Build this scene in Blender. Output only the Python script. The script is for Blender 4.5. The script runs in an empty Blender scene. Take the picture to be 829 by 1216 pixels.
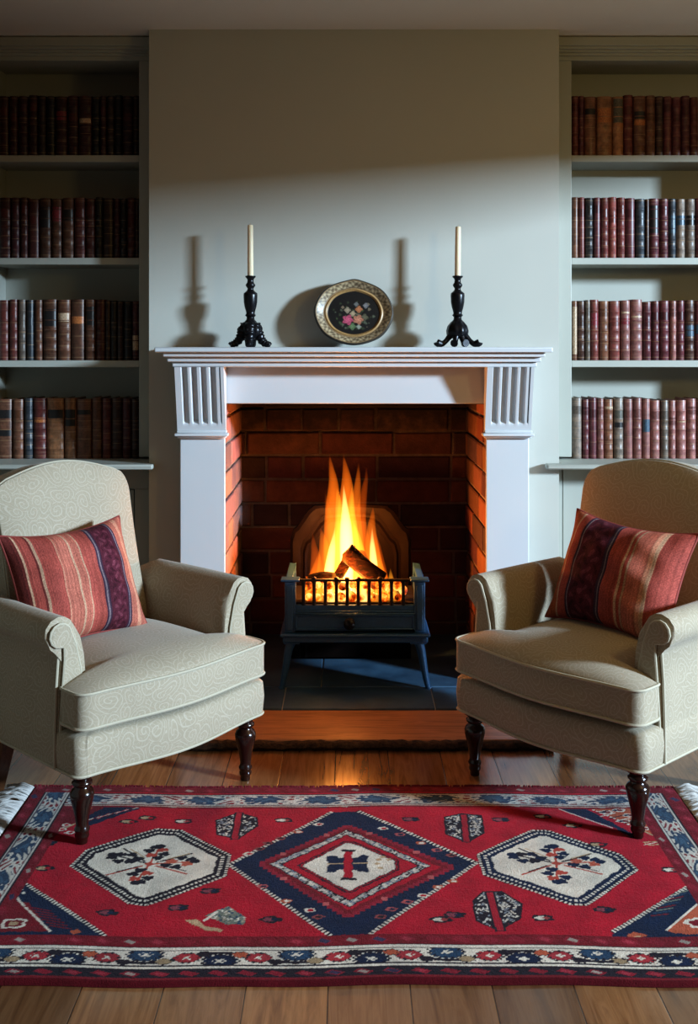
import bpy, math, random
import numpy as np
from math import sin, cos, pi, radians, sqrt, atan2
random.seed(7); np.random.seed(7)
S = bpy.context.scene
COL = S.collection

# ------------------------------------------------------------------ measured camera frame
F, CX, HZ, CH = 1232.0, 414.5, 408.0, 1.35          # focal px, centre column, horizon row, camera height
def X(px, D): return (px-CX)*D/F
def Z(py, D): return CH-(py-HZ)*D/F

# ------------------------------------------------------------------ materials
def sm(a, b, x):
    t = np.clip((x-a)/(b-a), 0, 1); return t*t*(3-2*t)
class NT:
    def __init__(s, name):
        s.m = bpy.data.materials.new(name); s.m.use_nodes = True
        s.t = s.m.node_tree; s.t.nodes.clear()
        s.out = s.t.nodes.new('ShaderNodeOutputMaterial')
    def n(s, typ, ins=None, **kw):
        nd = s.t.nodes.new(typ)
        for k, v in kw.items(): setattr(nd, k, v)
        for k, v in (ins or {}).items():
            sk = nd.inputs[k]
            if isinstance(v, bpy.types.NodeSocket): s.t.links.new(v, sk)
            else: sk.default_value = v
        return nd
    def math(s, op, a, b=0.0, c=0.0):
        return s.n('ShaderNodeMath', {0: a, 1: b, 2: c}, operation=op).outputs[0]
    def ramp(s, fac, stops, interp='LINEAR'):
        nd = s.n('ShaderNodeValToRGB', {0: fac}); r = nd.color_ramp; r.interpolation = interp
        while len(r.elements) > 1: r.elements.remove(r.elements[-1])
        for i, (p, c) in enumerate(stops):
            e = r.elements[0] if i == 0 else r.elements.new(p)
            e.position = p; e.color = (*c[:3], 1)
        return nd.outputs[0]
    def mix(s, fac, a, b, mode='MIX'):
        nd = s.n('ShaderNodeMix', data_type='RGBA', blend_type=mode)
        for i, v in ((0, fac), (6, a), (7, b)):
            if isinstance(v, bpy.types.NodeSocket): s.t.links.new(v, nd.inputs[i])
            else: nd.inputs[i].default_value = v if i == 0 else (*v[:3], 1)
        return nd.outputs[2]
    def noise(s, vec, scale, detail=3, rough=.5, dist=0):
        ins = {'Scale': scale, 'Detail': detail, 'Roughness': rough, 'Distortion': dist}
        if vec is not None: ins['Vector'] = vec
        return s.n('ShaderNodeTexNoise', ins).outputs['Fac']
    def obj(s): return s.n('ShaderNodeTexCoord').outputs['Object']
    def mapv(s, vec, scale=(1,1,1), loc=(0,0,0), rot=(0,0,0)):
        return s.n('ShaderNodeMapping', {'Vector': vec, 'Scale': scale, 'Location': loc, 'Rotation': rot}).outputs[0]
    def bsdf(s, color, rough=.5, metal=0, bump=None, bstr=.2, bdist=.002, spec=.5, **kw):
        p = s.n('ShaderNodeBsdfPrincipled')
        def st(k, v):
            if isinstance(v, bpy.types.NodeSocket): s.t.links.new(v, p.inputs[k])
            elif isinstance(v, (tuple, list)): p.inputs[k].default_value = (*v[:3], 1)
            else: p.inputs[k].default_value = v
        st('Base Color', color); st('Roughness', rough); st('Metallic', metal); st('Specular IOR Level', spec)
        for k, v in kw.items(): st(k.replace('_', ' '), v)
        if bump is not None:
            b = s.n('ShaderNodeBump', {'Height': bump, 'Strength': bstr, 'Distance': bdist})
            s.t.links.new(b.outputs[0], p.inputs['Normal'])
        s.t.links.new(p.outputs[0], s.out.inputs[0]); return s.m
M = {}
def paint(name, c, rough=.5, var=.05, brush=(60,60,6)):
    t = NT(name); o = t.obj()
    n1 = t.noise(o, 3, 3); n2 = t.noise(t.mapv(o, brush), 4, 4)
    col = t.mix(n1, [x*(1-var) for x in c], [min(1, x*(1+var)) for x in c])
    M[name] = t.bsdf(col, rough, bump=n2, bstr=.12, bdist=.001)
paint('wall_paint', (.49,.49,.44), .75, .05, (30,30,30))
paint('case_paint', (.40,.41,.365), .55)
paint('white_paint', (.585,.61,.63), .42, .03)
paint('ceiling_paint', (.82,.76,.70), .85, .03, (20,20,20))
paint('left_wall_darkened', (.16,.15,.12), .8)  # unseen wall, darkened to cut bounce light on the left side

t = NT('oak_floor')                                   # boards run away from the camera
o = t.obj()
sep = t.n('ShaderNodeSeparateXYZ', {0: o})
bx = t.math('MULTIPLY', t.math('ADD', sep.outputs[0], 10.02), 1/.172)
bi = t.math('FLOOR', bx); bf = t.math('FRACT', bx)
rnd = t.n('ShaderNodeTexWhiteNoise', {'W': bi}, noise_dimensions='1D')
ylen = t.math('ADD', t.math('MULTIPLY', sep.outputs[1], 1/1.7), t.math('MULTIPLY', rnd.outputs[0], 7.3))
yi = t.math('FLOOR', ylen); yf = t.math('FRACT', ylen)
rid = t.n('ShaderNodeTexWhiteNoise', {'Vector': t.n('ShaderNodeCombineXYZ', {0: bi, 1: yi}).outputs[0]}, noise_dimensions='2D')
off = t.n('ShaderNodeVectorMath', {0: o, 1: t.n('ShaderNodeVectorMath', {0: rid.outputs[1], 1: (9,9,9)}, operation='MULTIPLY').outputs[0]}, operation='ADD').outputs[0]
g1 = t.noise(t.mapv(off, (14, 1.1, 1)), 2.2, 6, .62, 1.6)
g2 = t.noise(t.mapv(off, (90, 3, 1)), 3, 3, .6)
kn = t.n('ShaderNodeTexVoronoi', {'Vector': t.mapv(off, (4, 1.6, 1)), 'Scale': 1.6}).outputs['Distance']
base = t.ramp(g1, [(.25,(.11,.05,.022)), (.45,(.23,.115,.05)), (.6,(.30,.16,.075)), (.8,(.17,.08,.035))])
tone = t.ramp(rid.outputs[0], [(0,(.60,.56,.54)), (.35,(.95,.90,.86)), (.7,(1.15,1.08,.98)), (1,(1.55,1.42,1.2))])
col = t.mix(1.0, base, tone, 'MULTIPLY')
col = t.mix(t.math('MULTIPLY', t.math('SUBTRACT', 1, sm and t.n('ShaderNodeMapRange', {0: kn, 1: .03, 2: .13}).outputs[0]), .75), col, (.05,.02,.01))
col = t.mix(t.math('MULTIPLY', g2, .45), col, (.09,.04,.018))
gapx = t.n('ShaderNodeMapRange', {0: t.math('ABSOLUTE', t.math('SUBTRACT', bf, .5)), 1: .488, 2: .497}).outputs[0]
gapy = t.n('ShaderNodeMapRange', {0: t.math('ABSOLUTE', t.math('SUBTRACT', yf, .5)), 1: .4975, 2: .499}).outputs[0]
gap = t.math('MAXIMUM', gapx, gapy)
col = t.mix(t.math('MULTIPLY', gap, .85), col, (.02,.012,.007))
rgh = t.n('ShaderNodeMapRange', {0: g1, 3: .14, 4: .24}).outputs[0]
M['oak_floor'] = t.bsdf(col, rgh, bump=t.math('SUBTRACT', t.math('MULTIPLY', g2, .25), gap), bstr=.3, bdist=.002, spec=.95)

def wood(name, dark, mid, rough=.3, axis=(2, 40, 40), sc=2.0, **kw):
    t = NT(name); o = t.obj()
    g = t.noise(t.mapv(o, axis), sc, 5, .6, 1.2)
    col = t.ramp(g, [(.3, dark), (.55, mid), (.8, dark)])
    M[name] = t.bsdf(col, rough, bump=g, bstr=.15, bdist=.001, **kw)
wood('dark_turned_wood', (.010,.004,.003), (.028,.009,.006), .22, (40,40,4), Coat_Weight=.4, Coat_Roughness=.12)
wood('brown_leg_wood', (.07,.028,.012), (.16,.07,.03), .38, (40,40,4))
wood('pine_plank', (.20,.09,.038), (.46,.23,.11), .42, (1.5,22,22), 2.2)

t = NT('plank_edge'); o = t.obj()
n = t.noise(o, 60, 4, .7)
M['plank_edge'] = t.bsdf(t.ramp(n, [(.3,(.012,.006,.004)), (.7,(.10,.05,.025))]), .9, bump=n, bstr=1, bdist=.006)

t = NT('slate'); o = t.obj()
n = t.noise(o, 6, 6, .6, .4); n2 = t.noise(o, 45, 3)
col = t.ramp(n, [(.3,(.030,.070,.12)), (.55,(.055,.125,.20)), (.75,(.09,.17,.25))])
M['slate'] = t.bsdf(col, t.n('ShaderNodeMapRange', {0: n, 3: .38, 4: .6}).outputs[0], bump=t.math('ADD', n, t.math('MULTIPLY', n2, .3)), bstr=.35, bdist=.004)

t = NT('iron'); o = t.obj(); n = t.noise(o, 90, 4)
M['iron'] = t.bsdf(t.mix(n, (.028,.085,.18), (.046,.13,.25)), .4, .15, bump=n, bstr=.2, bdist=.001)  # extra blue in the iron replaces sky light the chair blocks
t = NT('black_iron'); o = t.obj(); n = t.noise(o, 120, 4)
M['black_iron'] = t.bsdf(t.mix(n, (.006,.006,.008), (.016,.016,.02)), .3, .4, bump=n, bstr=.3, bdist=.001)
t = NT('sooty_iron'); o = t.obj(); n = t.noise(o, 40, 4)
M['sooty_iron'] = t.bsdf(t.mix(n, (.010,.007,.006), (.026,.014,.012)), .55, .3, bump=n, bstr=.3, bdist=.001)

t = NT('soot_iron'); o = t.obj(); n = t.noise(o, 40, 4)
M['soot_iron'] = t.bsdf(t.mix(n, (.003,.0018,.0015), (.008,.004,.003)), .6, 0, bump=n, bstr=.3, bdist=.001, spec=.06)
t = NT('brick')
vc = t.n('ShaderNodeVertexColor', layer_name='Col').outputs[0]; o = t.obj()
n = t.noise(o, 18, 5, .65); n2 = t.noise(o, 130, 3)
col = t.mix(t.math('MULTIPLY', n, .6), vc, (.04,.02,.018))
sp = t.n('ShaderNodeSeparateXYZ', {0: o})
soot = t.n('ShaderNodeMapRange', {0: t.math('ADD', t.math('ADD', sp.outputs[2], t.math('MULTIPLY', sp.outputs[1], 1.2)), t.math('MULTIPLY', n, .24)), 1: 6.28, 2: 6.80}).outputs[0]
soot = t.math('MULTIPLY', soot, .96)
col = t.mix(soot, col, (.006,.005,.005))
M['brick'] = t.bsdf(col, .9, bump=t.math('ADD', n, t.math('MULTIPLY', n2, .5)), bstr=.6, bdist=.006, spec=.2)

t = NT('damask')                                       # woven scrollwork: spirals around scattered centres
uv = t.n('ShaderNodeUVMap').outputs[0]
warp = t.n('ShaderNodeTexNoise', {'Vector': uv, 'Scale': 9.0, 'Detail': 1.0}).outputs['Color']
uvw = t.n('ShaderNodeVectorMath', {0: uv, 1: t.n('ShaderNodeVectorMath', {0: warp, 1: (.075,.075,0)}, operation='MULTIPLY').outputs[0]}, operation='ADD').outputs[0]
def scrolls(sc, tw, ph, thr):
    mp = t.mapv(uvw, (1,1,1), (ph, ph*1.7, 0))
    v = t.n('ShaderNodeTexVoronoi', {'Vector': mp, 'Scale': sc, 'Randomness': .8}, voronoi_dimensions='2D')
    d = t.n('ShaderNodeVectorMath', {0: mp, 1: v.outputs['Position']}, operation='SUBTRACT').outputs[0]
    q = t.n('ShaderNodeSeparateXYZ', {0: d})
    an = t.math('ARCTAN2', q.outputs[1], q.outputs[0])
    sw = t.math('SIGN', t.math('SUBTRACT', t.n('ShaderNodeSeparateColor', {0: v.outputs['Color']}).outputs[0], .5))
    ph2 = t.math('ADD', t.math('MULTIPLY', an, sw), t.math('MULTIPLY', v.outputs['Distance'], tw))
    s_ = t.math('SINE', ph2)
    return t.n('ShaderNodeMapRange', {0: s_, 1: thr, 2: thr+.16}).outputs[0]
pat = t.math('MAXIMUM', scrolls(19, 26, 0, .70), t.math('MULTIPLY', scrolls(31, 24, .37, .78), .7))
wv = t.noise(uv, 700, 2); bl = t.noise(uv, 10, 3)
cb = t.mix(bl, (.325,.275,.198), (.385,.33,.245))
col = t.mix(t.math('MULTIPLY', pat, .36), cb, (.55,.49,.40))
M['damask'] = t.bsdf(col, t.n('ShaderNodeMapRange', {0: pat, 3: .82, 4: .6}).outputs[0], bump=t.math('ADD', wv, t.math('MULTIPLY', pat, .4)), bstr=.25, bdist=.001, Sheen_Weight=.15, spec=.25)
t = NT('piping'); o = t.obj(); n = t.noise(o, 300, 2)
M['piping'] = t.bsdf(t.mix(n, (.40,.36,.27), (.52,.48,.38)), .75, bump=n, bstr=.3, bdist=.001, spec=.25)
M['dark_seam'] = NT('dark_seam').bsdf((.05,.045,.035), .9)

def vcmat(name, rough=.9, nscale=500, bstr=.5, bdist=.003, **kw):
    t = NT(name); vc = t.n('ShaderNodeVertexColor', layer_name='Col').outputs[0]; o = t.obj()
    n = t.noise(o, nscale, 2); n2 = t.noise(o, 14, 4)
    col = t.mix(.35, vc, t.mix(1.0, vc, t.ramp(n, [(.25,(.45,.45,.45)), (.75,(1.5,1.5,1.5))]), 'MULTIPLY'))
    col = t.mix(.5, col, t.mix(1.0, col, t.ramp(n2, [(.3,(.6,.6,.62)), (.7,(1.3,1.3,1.3))]), 'MULTIPLY'))
    M[name] = t.bsdf(col, rough, bump=n, bstr=bstr, bdist=bdist, **kw)
vcmat('rug_pile', .95, 420, .6, .004, spec=.12, Sheen_Weight=.05)
vcmat('cushion_weave', .85, 420, .45, .002, spec=.2)
vcmat('painted_metal', .38, 200, .15, .001)
t = NT('fringe_yarn'); o = t.obj(); n = t.noise(o, 90, 3)
M['fringe_yarn'] = t.bsdf(t.mix(n, (.42,.40,.38), (.72,.70,.67)), .95, spec=.1)

t = NT('leather')
oi = t.n('ShaderNodeObjectInfo'); o = t.obj()
off = t.n('ShaderNodeVectorMath', {0: o, 1: t.n('ShaderNodeCombineXYZ', {0: t.math('MULTIPLY', oi.outputs['Random'], 37), 1: 0, 2: t.math('MULTIPLY', oi.outputs['Random'], 11)}).outputs[0]}, operation='ADD').outputs[0]
n = t.noise(t.mapv(off, (30,30,22)), 1.6, 6, .7); n2 = t.noise(t.mapv(off, (8,8,140)), 1, 3, .6)
col = t.mix(1.0, oi.outputs['Color'], t.ramp(n, [(.25,(.35,.32,.3)), (.5,(.9,.9,.9)), (.75,(1.6,1.5,1.4))]), 'MULTIPLY')
rub = t.n('ShaderNodeMapRange', {0: n2, 1: .56, 2: .72}).outputs[0]
col = t.mix(t.math('MULTIPLY', rub, .3), col, (.42,.28,.2))
sp = t.n('ShaderNodeSeparateXYZ', {0: o})
ln = None
for q in (.012, .155, .236, ('r', .04, .06), ('r', .09, .05)):
    pos = q if not isinstance(q, tuple) else t.math('ADD', q[1], t.math('MULTIPLY', oi.outputs['Random'], q[2]))
    g_ = t.math('LESS_THAN', t.math('ABSOLUTE', t.math('SUBTRACT', sp.outputs[2], pos)), .0009)
    ln = g_ if ln is None else t.math('MAXIMUM', ln, g_)
ln = t.math('MULTIPLY', ln, t.math('LESS_THAN', sp.outputs[1], .014))
col = t.mix(t.math('MULTIPLY', ln, .55), col, (.42,.27,.14))
M['leather'] = t.bsdf(col, .42, bump=n, bstr=.3, bdist=.001)
t = NT('spine_panel'); oi = t.n('ShaderNodeObjectInfo'); o = t.obj(); n = t.noise(o, 160, 4, .7)
M['spine_panel'] = t.bsdf(t.mix(1.0, oi.outputs['Color'], t.ramp(n, [(.35,(.55,.55,.55)), (.65,(1.2,1.2,1.2))]), 'MULTIPLY'), .4)
t = NT('gilt'); o = t.obj(); n = t.noise(o, 220, 3)
M['gilt'] = t.bsdf(t.mix(n, (.14,.07,.03), (.46,.32,.18)), .4, .25)
t = NT('paper'); o = t.obj(); n = t.noise(t.mapv(o, (700,2,2)), 1, 2)
M['paper'] = t.bsdf(t.mix(n, (.35,.27,.17), (.55,.45,.32)), .9)
t = NT('wax'); o = t.obj(); n = t.noise(o, 30, 2)
M['wax'] = t.bsdf(t.mix(n, (.74,.62,.42), (.80,.69,.50)), .45, Subsurface_Weight=.15)
M['wick'] = NT('wick').bsdf((.55,.45,.3), .9)

t = NT('burning_wood'); o = t.obj()
n = t.noise(t.mapv(o, (9,30,30)), 2.2, 5, .65); geo = t.n('ShaderNodeNewGeometry')
nz = t.n('ShaderNodeSeparateXYZ', {0: geo.outputs['Normal']}).outputs[2]
nx_ = t.n('ShaderNodeSeparateXYZ', {0: geo.outputs['Normal']}).outputs[0]
hot = t.n('ShaderNodeMapRange', {0: t.math('SUBTRACT', t.math('MULTIPLY', n, 1.3), t.math('ADD', t.math('MULTIPLY', nz, .75), t.math('MULTIPLY', nx_, .65))), 1: .5, 2: 1.5}).outputs[0]
em = t.ramp(hot, [(0,(0,0,0)), (.35,(.35,.03,.002)), (.7,(1,.2,.015)), (1,(1,.5,.1))])
M['burning_wood'] = t.bsdf(t.ramp(n, [(.35,(.004,.003,.0025)), (.7,(.022,.010,.006))]), .85, bump=n, bstr=.8, bdist=.008, spec=.08, Emission_Color=em, Emission_Strength=.8)
t = NT('ember'); oi = t.n('ShaderNodeObjectInfo'); o = t.obj()
n = t.noise(t.n('ShaderNodeVectorMath', {0: o, 1: oi.outputs['Location']}, operation='ADD').outputs[0], 26, 4, .62)
em = t.ramp(n, [(.34,(.02,.001,0)), (.46,(.40,.045,.002)), (.54,(1,.24,.02)), (.64,(1,.55,.14))])
M['ember'] = t.bsdf((.02,.012,.01), .9, bump=n, bstr=.6, bdist=.006, Emission_Color=em, Emission_Strength=1.7)
def flame_mat(name, c, k):
    t = NT(name); e = t.n('ShaderNodeEmission', {'Color': (*c, 1), 'Strength': k})
    t.t.links.new(e.outputs[0], t.out.inputs['Volume']); M[name] = t.m
flame_mat('flame_outer', (1,.20,.012), 20)
flame_mat('flame_mid', (1,.36,.03), 34)
flame_mat('flame_core', (1,.62,.20), 85)
flame_mat('flame_haze', (1,.22,.015), 3.2)
flame_mat('flame_wisp', (1,.16,.01), 11)

# ------------------------------------------------------------------ mesh helpers
class MB:
    def __init__(s): s.v = []; s.f = []
    def add(s, vs, fs):
        b = len(s.v); s.v += [tuple(map(float, p)) for p in vs]; s.f += [tuple(b+i for i in f) for f in fs]; return s
    def box(s, x0, x1, y0, y1, z0, z1):
        x0, x1 = min(x0,x1), max(x0,x1); y0, y1 = min(y0,y1), max(y0,y1); z0, z1 = min(z0,z1), max(z0,z1)
        return s.add([(x0,y0,z0),(x1,y0,z0),(x1,y1,z0),(x0,y1,z0),(x0,y0,z1),(x1,y0,z1),(x1,y1,z1),(x0,y1,z1)],
                     [(0,3,2,1),(4,5,6,7),(0,1,5,4),(1,2,6,5),(2,3,7,6),(3,0,4,7)])
    def hexa(s, lo, hi):                      # two quads, counter-clockwise from above
        return s.add(list(lo)+list(hi), [(0,3,2,1),(4,5,6,7),(0,1,5,4),(1,2,6,5),(2,3,7,6),(3,0,4,7)])
    def loops(s, rings, cap=True, closed=True):
        n = len(rings[0]); vs = [p for r in rings for p in r]; fs = []
        for i in range(len(rings)-1):
            for j in range(n if closed else n-1):
                k = (j+1) % n; fs.append((i*n+j, i*n+k, (i+1)*n+k, (i+1)*n+j))
        if cap: fs.append(tuple(range(n-1,-1,-1))); fs.append(tuple((len(rings)-1)*n+j for j in range(n)))
        return s.add(vs, fs)
    def lathe(s, prof, c=(0,0,0), n=24, fn=None):
        rings = []
        for r, z in prof:
            ring = []
            for j in range(n):
                a = 2*pi*j/n; rr = r if fn is None else fn(r, z, a)
                ring.append((c[0]+rr*cos(a), c[1]+rr*sin(a), c[2]+z))
            rings.append(ring)
        if prof[0][1] > prof[-1][1]: rings = rings[::-1]
        return s.loops(rings)
    def tube(s, pts, rad, n=8, closed=False, squash=1.0):
        P = [np.array(p, float) for p in pts]; m = len(P); rings = []; up = None
        for i in range(m):
            a = P[(i-1) % m] if (closed or i > 0) else P[i]
            b = P[(i+1) % m] if (closed or i < m-1) else P[i]
            tg = b-a; tg = tg/(np.linalg.norm(tg)+1e-9)
            if up is None:
                up = np.array((0,1.,0)) if abs(tg[1]) < .8 else np.array((1.,0,0))
            u = up-tg*np.dot(up, tg); u /= np.linalg.norm(u)+1e-9; up = u
            w = np.cross(tg, u); r = rad[i] if hasattr(rad, '__len__') else rad
            rings.append([tuple(P[i]+r*(squash*cos(2*pi*j/n)*u+sin(2*pi*j/n)*w)) for j in range(n)])
        if closed: rings.append(rings[0]); return s.loops(rings, cap=False)
        return s.loops(rings)
def smooth_path(pts, n=6):
    P = np.array(pts, float); out = []
    for i in range(len(P)-1):
        p0 = P[max(i-1,0)]; p1 = P[i]; p2 = P[i+1]; p3 = P[min(i+2, len(P)-1)]
        for k in range(n):
            t_ = k/n
            out.append(.5*((2*p1)+(-p0+p2)*t_+(2*p0-5*p1+4*p2-p3)*t_**2+(-p0+3*p1-3*p2+p3)*t_**3))
    out.append(P[-1]); return np.array(out)
def obj(name, mb, mat, parent=None, bevel=0, smooth=True, ang=35, seg=2, uv=False, sub=0):
    me = bpy.data.meshes.new(name); me.from_pydata(mb.v, [], mb.f); me.validate()
    import bmesh as _b
    bm = _b.new(); bm.from_mesh(me); _b.ops.remove_doubles(bm, verts=bm.verts, dist=1e-6); _b.ops.recalc_face_normals(bm, faces=bm.faces); bm.to_mesh(me); bm.free()
    if smooth:
        me.polygons.foreach_set('use_smooth', [True]*len(me.polygons)); me.set_sharp_from_angle(angle=radians(ang))
    if uv: box_uv(me)
    me.materials.append(M[mat])
    o = bpy.data.objects.new(name, me); COL.objects.link(o)
    if parent: o.parent = parent
    if bevel:
        b = o.modifiers.new('bevel', 'BEVEL'); b.width = bevel; b.segments = seg; b.limit_method = 'ANGLE'; b.angle_limit = radians(40); b.harden_normals = False
    if sub:
        m_ = o.modifiers.new('sub', 'SUBSURF'); m_.levels = sub; m_.render_levels = sub
    return o
def box_uv(me):
    l = me.uv_layers.new(name='UVMap')
    for p in me.polygons:
        n = p.normal; a = max(range(3), key=lambda i: abs(n[i]))
        i, j = [(1,2),(0,2),(0,1)][a]
        for li in p.loop_indices:
            c = me.vertices[me.loops[li].vertex_index].co
            l.data[li].uv = (c[i]+a*3.3, c[j]+a*1.7)
def empty(name, loc=(0,0,0), rz=0):
    o = bpy.data.objects.new(name, None); COL.objects.link(o); o.location = loc; o.rotation_euler = (0,0,rz); o.empty_display_size = .1; return o
def tag(o, label, cat, group=None, kind=None):
    o['label'] = label; o['category'] = cat
    if group: o['group'] = group
    if kind: o['kind'] = kind
    return o
def struct(name, mb, mat, label=None, **kw):
    o = obj(name, mb, mat, **kw); o['kind'] = 'structure'
    if label: o['label'] = label
    return o
def grid_mesh(name, P, C, mat, parent=None, wrap=False):
    """P (nv,nu,3), C (nv,nu,3) -> smooth mesh with colour attribute"""
    nv, nu = P.shape[:2]
    me = bpy.data.meshes.new(name)
    idx = np.arange(nv*nu).reshape(nv, nu)
    q = np.stack([idx[:-1,:-1], idx[:-1,1:], idx[1:,1:], idx[1:,:-1]], -1).reshape(-1, 4)
    me.vertices.add(nv*nu); me.vertices.foreach_set('co', P.reshape(-1).astype(np.float32))
    me.loops.add(q.size); me.loops.foreach_set('vertex_index', q.reshape(-1).astype(np.int32))
    me.polygons.add(len(q)); me.polygons.foreach_set('loop_start', (np.arange(len(q))*4).astype(np.int32))
    me.polygons.foreach_set('loop_total', np.full(len(q), 4, np.int32))
    me.update(calc_edges=True); me.validate()
    me.polygons.foreach_set('use_smooth', [True]*len(q))
    a = me.color_attributes.new('Col', 'FLOAT_COLOR', 'POINT')
    a.data.foreach_set('color', np.concatenate([C.reshape(-1,3), np.ones((nv*nu,1))], 1).reshape(-1).astype(np.float32))
    me.materials.append(M[mat])
    o = bpy.data.objects.new(name, me); COL.objects.link(o)
    if parent: o.parent = parent
    return o

# ------------------------------------------------------------------ the room
DB = 4.12                                            # front of the chimney breast
CEIL = Z(35, DB)
BL, BR = X(177, DB), X(664, DB)                      # breast edges
OL, OR = X(266, 4.02), X(577, 4.02)                  # fire opening
OT = Z(479, 4.06)
WL, WR = -1.52, 1.66
WR2 = 2.6                                            # the room widens to the right in front of the alcove
DK = 4.47                                            # back of the alcoves
struct('floor', MB().box(WL-.2, WR2+.2, -2.5, 5.0, -.1, 0), 'oak_floor', 'worn oak floorboards running toward the fireplace', smooth=False)
struct('ceiling', MB().box(WL-.2, WR2+.2, -2.5, 5.0, CEIL, CEIL+.1), 'ceiling_paint', smooth=False)
struct('wall_left', MB().box(WL-.12, WL, -2.5, 5.0, 0, CEIL), 'left_wall_darkened', smooth=False)
wy0, wy1, wz0, wz1 = -.4, 3.8, .35, 2.28             # wide window opening in the right wall
w = MB()
w.box(WR2, WR2+.12, -2.5, wy0, 0, CEIL).box(WR2, WR2+.12, wy1, 5.0, 0, CEIL).box(WR2, WR2+.12, wy0, wy1, 0, wz0).box(WR2, WR2+.12, wy0, wy1, wz1, CEIL)
struct('wall_right', w, 'wall_paint', smooth=False)
w = MB().box(WR, WR2, 4.24, 5.0, 0, CEIL)
struct('wall_return', w, 'wall_paint', smooth=False)
w = MB()
for a, b, c, d in ((wy0, wy0+.04, wz0, wz1), (wy1-.04, wy1, wz0, wz1), (wy0, wy1, wz0, wz0+.04), (wy0, wy1, wz1-.03, wz1)):
    w.box(WR2+.06, WR2+.1, a, b, c, d)
struct('window_1', w, 'white_paint', bevel=.003)
w = MB(); w.box(WL, BL+.1, DK+.03, DK+.1, 0, CEIL).box(BR-.1, WR, DK+.03, DK+.1, 0, CEIL)
struct('wall_back', w, 'case_paint', smooth=False)
w = MB()
w.box(BL, OL-.02, DB, DK+.5, 0, CEIL).box(OR+.02, BR, DB, DK+.5, 0, CEIL).box(OL-.02, OR+.02, DB, DK+.5, OT+.06, CEIL).box(OL-.02, OR+.02, 4.86, DK+.5, 0, OT+.06)
struct('chimney_breast', w, 'wall_paint', 'plain sage grey chimney breast above the mantel', smooth=False)

# firebox bricks: one mesh of bricks and mortar with colours
FBK = 4.72
def firebox():
    vs, fs, cs = [], [], []
    rs = random.Random(3)
    def bbox(c, u, v, n, su, sv, d, col):            # brick on a wall: centre, axes
        b = len(vs); c = np.array(c); u = np.array(u); v = np.array(v); n = np.array(n); e = .006
        for (k, ins) in ((-.02, 0), (d-.004, 0), (d, e)):
            for a, bb in ((-1,-1),(1,-1),(1,1),(-1,1)):
                jit = rs.uniform(-.002,.002)
                p = c+u*(a*(su/2-ins)+jit)+v*(bb*(sv/2-ins)+jit)+n*k
                vs.append(tuple(p)); cs.append(col)
        for r in (0,4):
            for j in range(4): k = (j+1)%4; fs.append((b+r+j, b+r+k, b+r+4+k, b+r+4+j))
        fs.append((b+8,b+9,b+10,b+11))
    def wall(c0, u, n, L, H, off0, lift=1):
        u = np.array(u, float); n = np.array(n, float); v = np.array((0,0,1.))
        ch, bl, m = .1085, .335, .012
        r = 0; z = -.02
        while z < H:
            x = -(off0 if r % 2 else off0+.17)-rs.uniform(0,.05)
            while x < L:
                lb = bl*rs.choice((1,1,.5,.8)); a, b = max(x, 0), min(x+lb-m, L)
                if b-a > .02:
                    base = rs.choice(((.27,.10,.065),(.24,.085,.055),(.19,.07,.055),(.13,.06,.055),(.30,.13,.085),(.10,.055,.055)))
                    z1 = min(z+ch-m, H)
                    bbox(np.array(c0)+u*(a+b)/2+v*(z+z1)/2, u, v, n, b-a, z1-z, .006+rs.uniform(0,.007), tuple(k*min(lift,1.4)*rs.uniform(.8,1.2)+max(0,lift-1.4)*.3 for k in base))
                x += lb
            z += ch; r += 1
        b = len(vs)                                  # mortar
        for p in (np.array(c0), np.array(c0)+u*L, np.array(c0)+u*L+v*H, np.array(c0)+v*H): vs.append(tuple(p)); cs.append((.34,.27,.22))
        fs.append((b,b+1,b+2,b+3))
    Hh = OT-.002
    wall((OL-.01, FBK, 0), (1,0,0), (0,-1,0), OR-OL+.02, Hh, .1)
    wall((OL-.010, 4.03, 0), (0,1,0), (1,0,0), FBK-4.03, Hh, .05, 1.7)  # left cheek bricks coloured paler, standing in for window light
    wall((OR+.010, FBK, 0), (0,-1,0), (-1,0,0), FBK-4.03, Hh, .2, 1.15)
    b = len(vs)
    for p in ((OL-.02,4.04,Hh),(OR+.02,4.04,Hh),(OR+.02,FBK,Hh),(OL-.02,FBK,Hh)): vs.append(p); cs.append((.01,.008,.008))
    fs.append((b,b+1,b+2,b+3))
    me = bpy.data.meshes.new('firebox'); me.from_pydata(vs, [], fs)
    a = me.color_attributes.new('Col', 'FLOAT_COLOR', 'POINT')
    a.data.foreach_set('color', np.array([(*c,1) for c in cs], np.float32).reshape(-1))
    me.materials.append(M['brick'])
    o = bpy.data.objects.new('firebox_wall', me); COL.objects.link(o); o['kind'] = 'structure'; o['label'] = 'sooty red brick lining of the open fireplace'
firebox()

# slate hearth (slabs with joints) and the plank in front of it
HT = .03
w = MB(); g = .004
fr = 3.755
xs = [OL-.17, X(337, 3.85), X(516, 3.8), OR+.17]
for a, b in zip(xs[:-1], xs[1:]): w.box(a+g/2, b-g/2, fr, 3.99, 0, HT)
xs2 = [OL-.0, X(383, 4.2), OR+.0]
for a, b in zip(xs2[:-1], xs2[1:]): w.box(a+g/2, b-g/2, 3.994, 4.715, 0, HT)
struct('hearth', w, 'slate', 'dark blue slate hearth slabs under the fire grate', bevel=.003)
w = MB().box(xs[0], xs[-1], fr+.004, 4.7, .001, HT-.004)
struct('trim_1', w, 'case_paint', smooth=False)

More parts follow.
